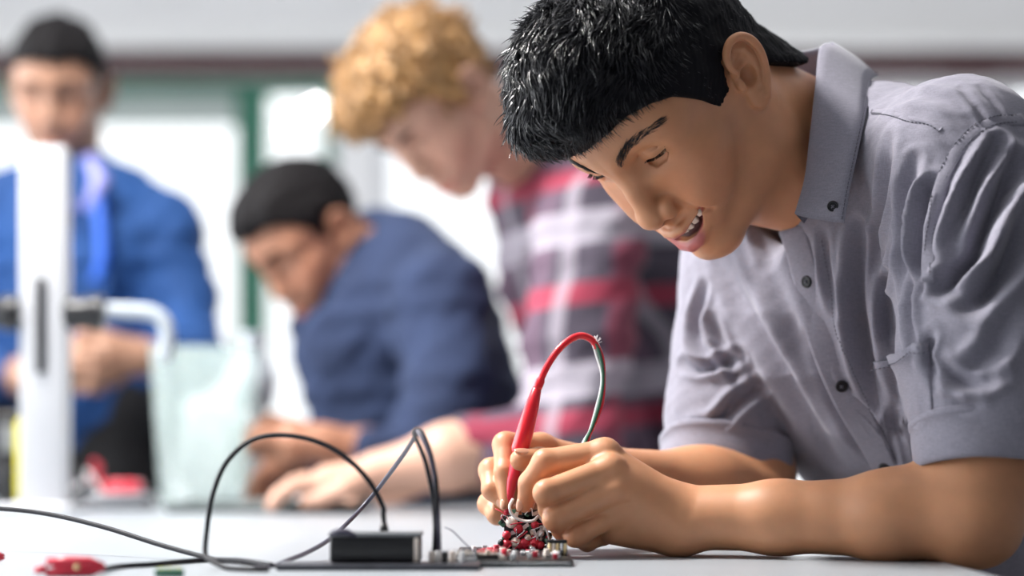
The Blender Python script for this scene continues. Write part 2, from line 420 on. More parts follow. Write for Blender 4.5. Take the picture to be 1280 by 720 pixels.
def right_arm(p):
    d = poly(p, [P(925, 600, 1.885), R_E, R_E+(R_W-R_E)*.35, R_W], [.042, .038, .040, .0260], .03)
    d = smin(d, poly(p, [P(935, 585, 1.90), P(922, 440, 1.93), P(945, 300, 1.95)], [.042, .045, .05], .02), .03)
    def hand(q, e):
        for i, m in enumerate(R_MCP):
            e = smin(e, cap(q, R_W+(m-R_W)*.12, m, .0185-.001*i, .0118-.0006*i), .014)
        e = smin(e, cap(q, P(760, 600, 1.745), P(715, 592, 1.725), .019, .014), .014)
        for m in R_MCP: e = smin(e, sph(q, m, .0100), .0045)
        for pts, rs in R_FING: e = finger(q, e, pts, rs)
        e = finger(q, e, *R_THUMB)
        return e
    d = local(p, d, P(700, 600, 1.735), .105, hand)
    return d
def skin_col_hand(v):
    c = np.tile(V(SKIN_MAIN), (len(v), 1))
    for m in L_MCP+R_MCP+[f[0][1] for f in L_FING+R_FING]:
        w = np.clip(1-np.sqrt(((v-m)**2).sum(1))/.016, 0, 1)[:, None]*.45; c = c*(1-w)+c*V((1.04, .80, .76))*w
    for pts, _ in L_FING+R_FING+[L_THUMB, R_THUMB]:
        w = np.clip(1-np.sqrt(((v-pts[-1])**2).sum(1))/.013, 0, 1)[:, None]*.5; c = c*(1-w)+c*V((1.10, .82, .80))*w
    return c
def bbox(pts, m): a = np.array(pts); return a.min(0)-m, a.max(0)+m
def arm_geo(res):
    out = []
    lo, hi = bbox([L_E, L_W, P(650, 560, 1.6), P(1275, 560, 1.60), P(1240, 690, 1.57), P(700, 600, 1.72)], .05)
    v, q = mesh_sdf(left_arm, lo, hi, res, slack=2.0); out.append((v, q))
    lo, hi = bbox([R_E, R_W, P(600, 545, 1.76), P(960, 560, 1.90), P(620, 670, 1.68)], .045)
    v, q = mesh_sdf(right_arm, lo, hi, res, slack=2.0); out.append((v, q))
    v, q = join_geo(out); return v, q, skin_col_hand(v)
HRES = .0013
def main_skin_head(p):
    h = w2h(p); d = head_sdf(h)*HS
    # neck down into the shirt
    n = cap(p, h2w((-.028, 0, -.005)), NECK_BASE, .052, .060)
    n = smin(n, cap(p, h2w((-.022, .050, -.020)), P(1012, 235, 1.745), .012, .010), .035)   # neck muscle
    n = smin(n, cap(p, h2w((.030, 0, -.065)), P(1002, 246, 1.785), .032, .034), .03)
    return smin(d, n, .028)
NECK_BASE = N0
v, q = mesh_sdf(main_skin_head, h2w((0, 0, 0))-V((.19, .17, .21)), h2w((0, 0, 0))+V((.22, .17, .17)), HRES, slack=3)
HEAD_GEO = (v, q, head_color(w2h(v), SKIN_MAIN, (.46, .13, .12)))

def head_details(root, h2w, R, hs=1.0, brows=True, teeth=True, skull=None):
    """eyes, teeth, brows and lashes as parts of a person"""
    for sg in (1, -1):
        make_eye(root, h2w((.0750, .0315*sg, .0275)), R@V((.80, 0, -.6)), None)
    if teeth:
        mb = MB()
        for i in range(-4, 4):
            l = (i+.5)*.0066; f = .0990-15*l*l; sl = math.atan(30*l)
            Rm = R@np.array([[math.cos(sl), math.sin(sl)*-1, 0], [math.sin(sl), math.cos(sl), 0], [0, 0, 1]])
            mb.box(h2w((f-.003, l, -.0515+12*l*l)), V((.005, .0062, .0085-abs(i+.5)*.0004))*hs, Rm, .0016)
        mb.build('teeth', M['teeth'], root)
def main_face_parts(root):
    vv, qq, _ = HEAD_GEO; bv = bvh_of(vv, qq); nn = vnormals(vv, qq)
    head_details(root, h2w, HR, HS)
    def onskin(x):                            # nearest skin point to a head-local point
        loc, no, i, dd = bv.find_nearest(Vector(h2w(x))); return V(loc), V(no)
    for sg in (1, -1):
        roots, dirs, lens, bends = [], [], [], []
        path = [V((.100, .0095, .0365)), V((.100, .023, .0440)), V((.092, .037, .0495)), V((.074, .055, .0475))]
        sp = spline(path, 10)
        for k in range(800):
            t = RNG.random()**.9; i = min(int(t*(len(sp)-1)), len(sp)-2); c = sp[i]+(sp[i+1]-sp[i])*RNG.random()
            wdt = .0050*(1-.55*t)*(.6+.4*min(1, t*8)); c = c+V((0, 0, RNG.uniform(-1, 1)*wdt)); c = c*V((1, sg, 1))
            p, n = onskin(c); tg = HR@((sp[i+1]-sp[i])*V((1, sg, 1))); tg /= np.linalg.norm(tg)
            up = HR@V((0, 0, 1)); dr = tg*(.5+.5*t)+up*(.8*(1-t)-.25*t)+n*.25+RNG.normal(size=3)*.12
            roots.append(p-n*.0005); dirs.append(dr); bends.append(tg-n*.15); lens.append(.0055+.003*RNG.random())
        strands('eyebrow', roots, np.array(dirs), lens, .00030, M['dark_hair'], root, np.array(bends))
        roots, dirs, lens, bends = [], [], [], []
        sp = spline([V((.0865, .0195, .0220)), V((.0905, .0285, .0236)), V((.0885, .0370, .0240)), V((.0812, .0455, .0262)), V((.0760, .0495, .0285))], 10)
        for k in range(150):
            t = RNG.random(); x = t*(len(sp)-1); i = min(int(x), len(sp)-2); c = (sp[i]+(sp[i+1]-sp[i])*(x-i))*V((1, sg, 1))
            p, n = onskin(c); dr = HR@V((.9, sg*(.1+.55*t), -.35))
            roots.append(p-n*.0003); dirs.append(dr+RNG.normal(size=3)*.08); bends.append(HR@V((.9, sg*(.1+.5*t), .25))); lens.append(.0028+.0028*t)
        strands('eyelash', roots, np.array(dirs), lens, .00030, M['dark_hair'], root, np.array(bends))

# ---- hair
_TUFT = w2h(P(688, 158, 1.648)[None])[0]; _NAPE = w2h(P(1004, 150, 1.80)[None])[0]
def hair_sdf(h, rough=True):
    a = np.abs(h[:, 1]); s = np.stack([h[:, 0], a, h[:, 2]], 1)
    d = ell(s, (-.006, 0, .050), (.1035, .0815, .0935))
    d = smin(d, ell(s, (.040, 0, .055), (.052, .0745, .060)), .02)
    d = smin(d, ell(s, (.048, 0, .105), (.063, .059, .054)), .03)      # longer hair on top and in front
    d = smin(d, ell(h, _TUFT, (.018, .036, .022)), .03)                 # fringe
    d = smin(d, cap(h, (-.045, 0, .0), _NAPE, .058, .050), .02)
    if rough: d = d+snoise(h, 300, 3)*.0010+snoise(h, 110, 7)*.0015
    return smax(d, HL(h), .003)
def HL(h):
    """>0 where there is no hair"""
    f = h[:, 0]; l = np.abs(h[:, 1]); u = h[:, 2]
    front = np.interp(f, [-.13, -.085, -.062, -.045, -.030, -.012, .004, .016, .024, .040, .058, .072, .085, .13],
                         [-.075, -.065, -.040, -.020, .010, .030, .030, -.008, -.004, .026, .053, .064, .070, .070])
    return (front-u)*.8
def main_hair(root):
    c = h2w((0, 0, 0))
    v, q = mesh_sdf(lambda p: hair_sdf(w2h(p)), c-V((.21, .2, .2)), c+V((.22, .17, .22)), .0022, slack=3)
    base = link('hair', quad_mesh('hair', v, q), M['hair_base'], root)
    nn = vnormals(v, q); h = w2h(v); up = HL(h)
    nh = nn@HR
    m = (up < -.001) & ((nh[:, 2] > -.75) | (h[:, 0] > 0)) & (v[:, 1] < 1.95)
    idx = np.nonzero(m)[0]; w = np.where((h[idx, 2] > .05) & (h[idx, 0] > -.02), 1.0, .9); w /= w.sum()
    idx = RNG.choice(idx, min(len(idx), 15000), replace=False, p=w); p = v[idx]; n = nn[idx]; hh = h[idx]; N = len(idx)
    top = np.clip((hh[:, 2]-.055)/.05, 0, 1)*np.clip((hh[:, 0]+.05)/.06, 0, 1)
    sw = snoise(hh, 55, 11)[:, None]; sw2 = snoise(hh, 70, 2)[:, None]
    fl_top = V((1, 0, -.25))[None]+np.concatenate([np.zeros((N, 1)), sw*.9, sw2*.5], 1)
    fl_side = V((-.45, 0, -1))[None]+np.concatenate([sw*.25, np.zeros((N, 2))], 1)
    fl = (fl_top*top[:, None]+fl_side*(1-top[:, None]))@HR.T; fl -= n*(fl*n).sum(1)[:, None]; fl /= np.linalg.norm(fl, axis=1)[:, None]
    cl = np.stack([snoise(hh, 190, 1), snoise(hh, 190, 8), snoise(hh, 190, 15)], 1)@HR.T; cl -= n*(cl*n).sum(1)[:, None]
    dr = fl+n*(.06+.40*top)[:, None]+RNG.normal(size=(N, 3))*.14+.35*cl*top[:, None]; bd = fl-n*(.12+.10*(1-top))[:, None]+RNG.normal(size=(N, 3))*.14+.6*cl*top[:, None]
    ln = (.006+.012*top)*RNG.uniform(.6, 1.3, N)
    strands('hair_strands', p-n*.0015, dr, ln, (.00038+.00050*top)*RNG.uniform(.7, 1.3, N), M['dark_hair'], base, bd, seg=4)
    # loose hairs at the front of the hairline
    R, D, L2, B = [], [], [], []
    for k in range(26):
        c0 = h2w((.096, RNG.uniform(-.01, .045), .073+RNG.uniform(-.002, .004))); R.append(c0); D.append(HR@V((.5, RNG.uniform(-.3, .5), -.7))); B.append(HR@V((.1, RNG.uniform(-.2, .8), -1))); L2.append(RNG.uniform(.010, .018))
    strands('loose_hair', R, np.array(D), L2, .0003, M['dark_hair'], base, np.array(B), seg=4)
# ================================================================== SHIRT
_TT = [0.04, -.01, -.05, -.10, -.16, -.22, -.30, -.42, -.60, -.75]
_A  = [.075, .10, .150, .178, .188, .182, .160, .155, .180, .190]
_BF = [.060, .075, .095, .118, .130, .129, .114, .108, .112, .110]
_BB = [.060, .075, .095, .108, .115, .115, .108, .105, .120, .120]
def torso_sdf(p, grow=0.0):
    q = (p-N0)@TR; t = q[:, 2]; q[:, 0] -= np.interp(t, [-.45, -.14], [.040, 0])
    o = np.argsort(_TT); T_ = np.array(_TT)[o]
    a = np.interp(t, T_, np.array(_A)[o])+grow; bf = np.interp(t, T_, np.array(_BF)[o])+grow; bb = np.interp(t, T_, np.array(_BB)[o])+grow
    b = np.where(q[:, 1] > 0, bf, bb); n = 2.3
    rho = (np.abs(q[:, 0]/a)**n+np.abs(q[:, 1]/b)**n)**(1/n)+1e-6
    r = np.sqrt(q[:, 0]**2+q[:, 1]**2)
    d = np.where(rho > .05, r*(1-1/rho), -b)*.85
    return smax(d, np.maximum(t-.035, -.66-t), .03)
SL_L = [P(1200, 206, 1.675), P(1229, 330, 1.645), P(1240, 440, 1.625), P(1244, 520, 1.608), P(1246, 583, 1.600)]
SL_R = [P(958, 262, 1.93), P(940, 360, 1.93), P(925, 440, 1.925), P(910, 520, 1.905), P(905, 597, 1.885)]
def shirt_sdf(p):
    d = torso_sdf(p)
    d = smin(d, cap(p, t2w(.03, -.005, -.02), SL_L[0], .068, .066), .05)
    d = smin(d, cap(p, t2w(-.03, -.005, -.02), SL_R[0], .062, .066), .05)
    d = smin(d, ell(p, t2w(.0, -.045, -.06), (.12, .12, .06)), .05)
    for S_, rs in ((SL_L, [.068, .073, .071, .062, .056]), (SL_R, [.070, .066, .062, .056, .053])):
        e = poly(p, S_, rs, .02); ax = S_[-1]-S_[-2]; ax = ax/np.linalg.norm(ax)
        e = smax(e, (p-S_[-1])@ax, .004)
        d = smin_v(d, e, np.interp(p[:, 2], [CAM_Z+.03, CAM_Z+.17], [.006, .028]))
        # hollow end of the sleeve
        d = smax(d, -cap(p, S_[-1]-ax*.010, S_[-1]+ax*.05, .050, .060), .003)
    d = local(p, d, N0+TT*.03, .16, lambda q, e: smax(e, -cap(q, N0+TT*-.035+TF*.012, h2w((-.02, 0, -.02)), .061, .066), .006))
    # open V under the chin
    d = local(p, d, t2w(-.01, .09, -.06), .11, lambda q, e: smax(e, -cap(q, t2w(-.012, .055, -.01), t2w(-.016, .125, -.062), .036, .010), .006))
    return d
def fold_lines(v, q, n, res):
    bv = bvh_of(v, q)
    cam = Vector((0, 0, CAM_Z))
    def cast(u, w):
        d = Vector(P(u, w, 1.0))-cam; hit = bv.ray_cast(cam, d.normalized())
        return None if hit[0] is None else V(hit[0])
    off = np.zeros(len(v))
    for pts, wid, dep in FOLDS:
        sp = spline([V((a, b, 0)) for a, b in pts], 8); L = [cast(x[0], x[1]) for x in sp]; L = [x for x in L if x is not None]
        if len(L) < 3: continue
        L = np.array(L); m = np.nonzero(((v > L.min(0)-.04) & (v < L.max(0)+.04)).all(1))[0]
        if not len(m): continue
        vm = v[m]; best = np.full(len(m), 9.); tb = np.zeros(len(m))
        for i in range(len(L)-1):
            a, b = L[i], L[i+1]; ab = b-a; t = np.clip(((vm-a)@ab)/(ab@ab+1e-12), 0, 1); dd = np.sqrt(((vm-a-t[:, None]*ab)**2).sum(1))
            k = dd < best; best[k] = dd[k]; tb[k] = (i+t[k])/(len(L)-1)
        tap = np.sin(np.pi*np.clip(tb*.92+.04, 0, 1))**.6
        x = best/wid
        prof = -np.exp(-x*x)+.55*np.exp(-(x-1.9)**2/.6)
        off[m] += 1.6*dep*tap*prof*(best < wid*4)
    return off
# picture polylines of the creases (width m, depth m); traced onto the cloth
FOLDS = [
 ([(1248, 180), (1220, 230), (1198, 285), (1184, 325)], .0060, .0130),
 ([(1270, 205), (1238, 262), (1215, 312), (1186, 358)], .0085, .0170),
 ([(1279, 262), (1262, 318), (1240, 352), (1215, 378)], .0090, .0130),
 ([(1240, 305), (1215, 325), (1190, 345), (1172, 362)], .0050, .0060),
 ([(1168, 228), (1160, 240), (1156, 258), (1148, 305), (1153, 360)], .0050, .0090),
 ([(1144, 200), (1134, 250), (1130, 310), (1132, 370)], .0055, .0055),
 ([(1112, 178), (1108, 230), (1100, 300), (1098, 360), (1108, 410)], .0065, .0055),
 ([(1078, 285), (1074, 340), (1075, 400), (1082, 450), (1098, 500)], .0080, .0110),
 ([(1118, 300), (1110, 360), (1112, 430)], .0060, .0050),
 ([(1096, 300), (1092, 350), (1094, 410), (1104, 455)], .0045, .0035),
 ([(1150, 300), (1140, 350), (1138, 400), (1145, 440)], .0050, .0050),
 ([(1030, 290), (1034, 340), (1046, 390)], .0050, .0035),
 ([(1010, 420), (1035, 480), (1062, 530), (1088, 570)], .0070, .0045),
 ([(960, 340), (985, 400), (1015, 460), (1045, 520)], .0110, .0050),
 ([(905, 335), (930, 385), (965, 440), (1000, 500), (1040, 570)], .0110, .0050),
 ([(1262, 400), (1240, 440), (1215, 462), (1192, 470)], .0080, .0055),
 ([(1175, 455), (1200, 478), (1228, 480), (1250, 468)], .0055, .0060),
 ([(1190, 500), (1205, 508), (1222, 505)], .0040, .0040),
 ([(1165, 420), (1160, 450), (1172, 480)], .0045, .0045),
 ([(880, 360), (868, 400), (872, 430), (895, 452)], .0060, .0060),
 ([(925, 445), (900, 455), (875, 460), (855, 455)], .0055, .0060),
 ([(955, 480), (925, 500), (895, 530), (870, 535)], .0060, .0060),
 ([(890, 400), (905, 440), (925, 480)], .0050, .0040),
 ([(1110, 130), (1150, 120), (1200, 128)], .0060, .0018),
 ([(1200, 110), (1222, 135), (1238, 160)], .0030, .0014),
 ([(1225, 108), (1245, 130), (1256, 150)], .0030, .0014),
 ([(1120, 500), (1118, 530), (1128, 560)], .0050, .0045),
 ([(1072, 500), (1090, 520), (1112, 548), (1120, 575)], .0035, .0040),
 ([(1150, 520), (1130, 540), (1105, 545)], .0040, .0030),
]
SEAM_ARM = [(1279, 150), (1245, 152), (1218, 166), (1192, 196), (1174, 236), (1164, 290), (1160, 325), (1160, 352)]
SEAM_YOKE = [(1090, 139), (1110, 140), (1135, 148), (1160, 152), (1176, 162)]
def make_shirt(root, res):
    pts = SL_L+SL_R+[t2w(a, b, c) for a in (-.2, .2) for b in (-.13, .14) for c in (.05, -.68)]
    lo, hi = bbox(pts, .085)
    v, q = mesh_sdf(shirt_sdf, lo, hi, res, slack=2.0)
    n = vnormals(v, q)
    off = fold_lines(v, q, n, res)
    # gentle all over rumpling, stretched down the cloth
    w = (v-N0)@TR; ww = w*V((1.0, 1.0, .35))
    off += .0016*snoise(ww, 60, 1)+.0008*snoise(w, 110, 4)
    for S_ in (SL_L, SL_R):
        r_ = np.sqrt(((v[:, :2]-S_[-1][:2])**2).sum(1)); off *= np.where(r_ < .09, np.clip((v[:, 2]-S_[-1][2]-.030)/.03, 0, 1), 1)
    v2 = v+n*off[:, None]
    sh = link('shirt', quad_mesh('shirt', v2, q), M['shirt'], root)
    bv = bvh_of(v2, q); cam = Vector((0, 0, CAM_Z))
    def on(u, w_, lift=0.0):
        d = (Vector(P(u, w_, 1.0))-cam).normalized(); h = bv.ray_cast(cam, d)
        if h[0] is None: return None, None
        nn = V(h[1]); nn = -nn if nn@V(d) > 0 else nn
        return V(h[0])+nn*lift, nn
    def strip(name, pts, wid, thick, matl, parent, n=6, stitched=False):
        """flat band of cloth lying on the shirt along a traced line"""
        L = []; 
        for x in spline([V((a, b, 0)) for a, b in pts], n):
            p_, n_ = on(x[0], x[1])
            if p_ is not None: L.append((p_, n_))
        vs, fs = [], []
        sm = []
        for i in range(len(L)):
            h_ = min(i, len(L)-1-i, 5); k0, k1 = i-h_, i+h_+1; sm.append((np.mean([L[k][0] for k in range(k0, k1)], 0), np.mean([L[k][1] for k in range(k0, k1)], 0)))
        for i, (p_, n_) in enumerate(sm):
            t = sm[min(i+1, len(sm)-1)][0]-sm[max(i-1, 0)][0]; t /= np.linalg.norm(t)+1e-9; n_ = n_/np.linalg.norm(n_); x = np.cross(t, n_); x /= np.linalg.norm(x)
            for (a, b) in ((-1, -.8), (-.96, .6), (-.8, 1), (0, 1.1), (.8, 1), (.96, .6), (1, -.8)): vs.append(p_+x*wid*a/2+n_*thick*b)
        for i in range(len(sm)-1):
            for k in range(6): fs.append((i*7+k, i*7+k+1, (i+1)*7+k+1, (i+1)*7+k))
        fs.append(tuple(range(7))); fs.append(tuple(reversed(range((len(sm)-1)*7, len(sm)*7))))
        mb = MB(); mb.add(vs, fs); return mb.build(name, matl, parent)
    def stitches(name, pts, parent, n=8, r=.00045, lift=.0006, dash=True, side=0.0):
        mb = MB(); L = []
        for x in spline([V((a, b, 0)) for a, b in pts], n):
            p_, n_ = on(x[0], x[1], lift)
            if p_ is not None: L.append(p_)
        if len(L) < 2: return
        L = np.array(L); seg = np.r_[0, np.cumsum(np.linalg.norm(np.diff(L, axis=0), axis=1))]; s = 0
        while s < seg[-1]-.003:
            a, b = [V([np.interp(x, seg, L[:, k]) for k in range(3)]) for x in (s, s+.0024)]; mb.tube([a, b], r, 5); s += .0038
        return mb.build(name, M['thread'], parent)
    # front placket, armhole seam, yoke seam
    strip('placket', [(990, 285), (1008, 345), (1022, 400), (1040, 450), (1062, 500), (1088, 550), (1110, 592), (1122, 625)], .030, .0014, M['shirt'], sh)
    stitches('stitching', [(1027, 300), (1036, 350), (1044, 400), (1055, 440), (1080, 495), (1105, 545), (1125, 585)], sh, lift=.0018)
    strip('armhole_seam', SEAM_ARM, .011, .0011, M['shirt'], sh, 8)
    stitches('stitching', [(a-5, b-6) for a, b in SEAM_ARM], sh)
    stitches('stitching', [(a+3, b+3) for a, b in SEAM_ARM], sh)
    strip('yoke_seam', SEAM_YOKE, .004, .0009, M['shirt'], sh, 8)
    stitches('stitching', [(a, b+4) for a, b in SEAM_YOKE], sh)
    # chest pocket with a turned opening
    PK = [(1090, 452), (1112, 447), (1138, 436), (1162, 420)]
    top = [on(a, b) for a, b in [(x[0], x[1]) for x in spline([V((a, b, 0)) for a, b in PK], 6)]]
    BT = [(1118, 592), (1136, 588), (1152, 584), (1168, 578)]
    bot = [on(a, b) for a, b in [(x[0], x[1]) for x in spline([V((a, b, 0)) for a, b in BT], 6)]]
    if all(x[0] is not None for x in top+bot):
        vs, fs = [], []; m = len(top); R = 14
        for i in range(R+1):
            t = i/R
            for j in range(m):
                a, b = top[j][0], bot[j][0]; p0 = a*(1-t)+b*t; d = (Vector(p0)-cam).normalized(); h = bv.ray_cast(cam, d)
                base = V(h[0]) if h[0] is not None else p0; nn = top[j][1]*(1-t)+bot[j][1]*t; nn /= np.linalg.norm(nn)
                gap = .0022+.0065*math.exp(-(t/.12)**2)*math.sin(math.pi*min(1, max(0, (j+.5)/m)))
                vs.append(base+nn*gap)
        n1 = len(vs)
        for k in range(n1): i = k//m; j = k % m; vs.append(vs[k]-(top[j][1])*.0022)
        for i in range(R):
            for j in range(m-1):
                a = i*m+j; fs.append((a, a+1, a+m+1, a+m)); fs.append((n1+a+m, n1+a+m+1, n1+a+1, n1+a))
        for j in range(m-1): fs.append((n1+j, n1+j+1, j+1, j)); a = R*m+j; fs.append((a, a+1, n1+a+1, n1+a))
        for i in range(R): a = i*m; fs.append((a, a+m, n1+a+m, n1+a)); a = i*m+m-1; fs.append((n1+a, n1+a+m, a+m, a))
        mb = MB(); mb.add(vs, fs); pk = mb.build('chest_pocket', M['shirt'], sh)
    stitches('stitching', [(a+4, b+10) for a, b in PK], sh, lift=.0085)
    # buttons
    for (a, b) in [(1010, 352), (1052, 482), (1107, 583)]:
        p_, n_ = on(a, b, .0016)
        if p_ is not None: button(p_, n_, sh)
    # turned-up cuffs
    for S_, rr in ((SL_L, (.0640, .0640)), (SL_R, (.0590, .0595))):
        ax = S_[-1]-S_[-2]; ax /= np.linalg.norm(ax); c = S_[-1]; fr = frame(ax, (1, 0, 0)); vs, fs = [], []; N = 72
        prof = [(-.037, rr[0]-.0045), (-.038, rr[0]-.0005), (-.036, rr[0]+.0030), (-.031, rr[0]+.0026), (-.030, rr[0]+.0012), (-.020, rr[0]+.0015), (-.008, rr[1]+.0012), (.001, rr[1]+.0012), (.004, rr[1]), (.0045, rr[1]-.0018), (.002, rr[1]-.0035), (-.008, rr[1]-.0045), (-.034, rr[0]-.0065)]
        for (z, r) in prof:
            for k in range(N):
                an = 2*math.pi*k/N; w1 = .0016*math.sin(3*an+1.3)+.0009*math.sin(7*an+z*90); sq = 1+.05*math.cos(2*an)
                vs.append(c+fr@V(((r*sq+w1)*math.cos(an), (r*sq+w1)*math.sin(an), z+.0015*math.sin(2*an))))
        m = len(prof)
        for i in range(m):
            for k in range(N): i2 = (i+1) % m; fs.append((i*N+k, i*N+(k+1) % N, i2*N+(k+1) % N, i2*N+k))
        mb = MB(); mb.add(vs, fs); mb.build('sleeve_cuff', M['shirt'], sh)
    # collar: stand + turned leaf, mirrored about the spine
    Lf = [P(1044, 58, 1.812), P(1027, 60, 1.770), P(1020, 110, 1.728), P(1013, 170, 1.712), P(1006, 225, 1.706), P(994, 268, 1.700)]
    Lo = [P(1096, 96, 1.830), P(1087, 102, 1.765), P(1082, 140, 1.705), P(1072, 190, 1.682), P(1062, 238, 1.672), P(1056, 278, 1.668)]
    Ls = [P(1092, 112, 1.810), P(1066, 130, 1.768), P(1052, 165, 1.735), P(1040, 210, 1.720), P(1020, 255, 1.710), P(1005, 280, 1.706)]
    for sg in (0, 1):
        if sg:
            Lo = [a*(1-.42*i/5)+b*(.42*i/5) for i, (a, b) in enumerate(zip(Lo, Ls))]; Lf = [a*(1-.3*i/5)+b*(.3*i/5)-TF*.004*i for i, (a, b) in enumerate(zip(Lf, Ls))]
            Lo = [a-TF*.006*i for i, a in enumerate(Lo)]; Ls = [a-TF*.005*i for i, a in enumerate(Ls)]
        mf = (lambda x: x) if sg == 0 else mirror
        def back(A, off): 
            a = A[0]; c = (a+mirror(a))/2; return c+off
        F_ = [back(Lf, -TF*.012)]+Lf; O_ = [back(Lo, -TF*.016)]+Lo; S_ = [back(Ls, -TF*.010)]+Ls
        F_, O_, S_ = [np.array(spline([mf(x) for x in A], 6)) for A in (F_, O_, S_)]
        cen = N0+TT*.03; vs, fs = [], []; m = len(F_); rows = []
        def out(x): 
            w_ = x-cen; w_ = w_-TT*(w_@TT); return w_/(np.linalg.norm(w_)+1e-9)
        nrm = np.array([out(x) for x in (F_+O_)/2])
        # section: stand (inside) up to the fold, over and down the leaf, back underneath
        rows += [S_-nrm*.0030, S_*.5+F_*.5-nrm*.0035, S_*.12+F_*.88-nrm*.0030, F_-nrm*.0012+TT*.0012, F_+nrm*.0008+TT*.0014, F_*.88+O_*.12+nrm*.0030, F_*.6+O_*.4+nrm*.0045, F_*.25+O_*.75+nrm*.0040, O_*.985+F_*.015+nrm*.0026, O_+nrm*.0012, O_*.985+F_*.015-nrm*.0003, F_*.3+O_*.7+nrm*.0008, F_*.85+O_*.15+nrm*.0008, F_*.95+S_*.05-nrm*.0006, S_*.5+F_*.5-nrm*.0016, S_-nrm*.0012]
        for r in rows: vs += list(r)
        K = len(rows)
        for i in range(K):
            i2 = (i+1) % K
            for j in range(m-1): fs.append((i*m+j, i*m+j+1, i2*m+j+1, i2*m+j) if not sg else (i2*m+j, i2*m+j+1, i*m+j+1, i*m+j))
        fs.append(tuple(i*m+m-1 for i in range(K))); fs.append(tuple(i*m for i in range(K-1, -1, -1)))
        mb = MB(); mb.add(vs, fs); co = mb.build('collar', M['shirt_collar'], sh)
        if not sg:
            e = MB(); line = [F_[k]*.07+O_[k]*.93+nrm[k]*.0042 for k in range(6, m)]
            line = np.array(line); seg = np.r_[0, np.cumsum(np.linalg.norm(np.diff(line, axis=0), axis=1))]; s = 0
            while s < seg[-1]-.005:
                a, b = [V([np.interp(x, seg, line[:, k]) for k in range(3)]) for x in (s, s+.0024)]; e.tube([a, b], .0004, 5); s += .0038
            e.build('stitching', M['thread'], co)
            j = m-4; bp = F_[j]*.30+O_[j]*.70+nrm[j]*.0058; button(bp, nrm[j], co, .0048)
    return sh, on
def button(p, n, parent, r=.0056):
    n = n/np.linalg.norm(n); mb = MB()
    mb.lathe(p, [(1e-4, -.0006), (r*.9, -.0006), (r, 0), (r, .0010), (r*.9, .0018), (r*.78, .0019), (r*.68, .0012), (1e-4, .0011)], n, 24)
    b = mb.build('button', M['button'], parent, sharp=40)
    fr = frame(n, (0, 0, 1)); th = MB()
    for a in ((-1, -1, 1, 1), (-1, 1, 1, -1)): th.tube([p+fr@V((a[0]*r*.25, a[1]*r*.25, .0016)), p+fr@V((0, 0, .0023)), p+fr@V((a[2]*r*.25, a[3]*r*.25, .0016))], .0005, 5)
    th.build('button_thread', M['thread'], b)
# ================================================================== PEOPLE BEHIND
def basis(fwd, left_hint):
    f = V(fwd)/np.linalg.norm(fwd); l = V(left_hint)-f*(V(left_hint)@f); l /= np.linalg.norm(l); return np.stack([f, l, np.cross(f, l)], 1)
def tree(p, chains, k=.03):
    d = None
    for pts, rs in chains:
        e = poly(p, pts, rs, k*.8); d = e if d is None else smin(d, e, k)
    return d
def simple_hand(q, e, wrist, mid, tip, side, up, curl=.5, sc=1.0):
    """palm, four fingers bending towards tip, and a thumb; side = across the knuckles"""
    wrist, mid, tip, side, up = map(V, (wrist, mid, tip, side, up)); side = side/np.linalg.norm(side); up = up/np.linalg.norm(up)
    e = smin(e, cap(q, wrist, mid, .024*sc, .022*sc), .02)
    for i in range(4):
        o = side*(i-1.5)*.019*sc; m = mid+o*.95; e = smin(e, cap(q, wrist+o*.3, m, .016*sc, .0125*sc), .012)
        L = [.046, .050, .046, .036][i]*sc; dr = tip-mid; dr /= np.linalg.norm(dr); dn = -up
        a = m+(dr*.9+up*.15)*L; b = a+(dr*(1-curl)+dn*curl)*L*.62; c = b+(dr*(.6-curl*.5)+dn*(curl+.2))*L*.45
        e = smin(e, poly(q, [m, a, b, c], [.0115*sc, .0100*sc, .0088*sc, .0072*sc], .004), .005)
    dr = tip-mid; dr /= np.linalg.norm(dr)
    t0 = wrist-side*.016*sc+dr*.02*sc; t1 = t0-side*.022*sc+dr*.028*sc-up*.006; t2 = t1+dr*.030*sc+side*.006*sc-up*.006; t3 = t2+dr*.024*sc+side*.006*sc
    e = smin(e, poly(q, [t0, t1, t2, t3], [.015*sc, .0125*sc, .0105*sc, .0085*sc], .004), .008)
    return e
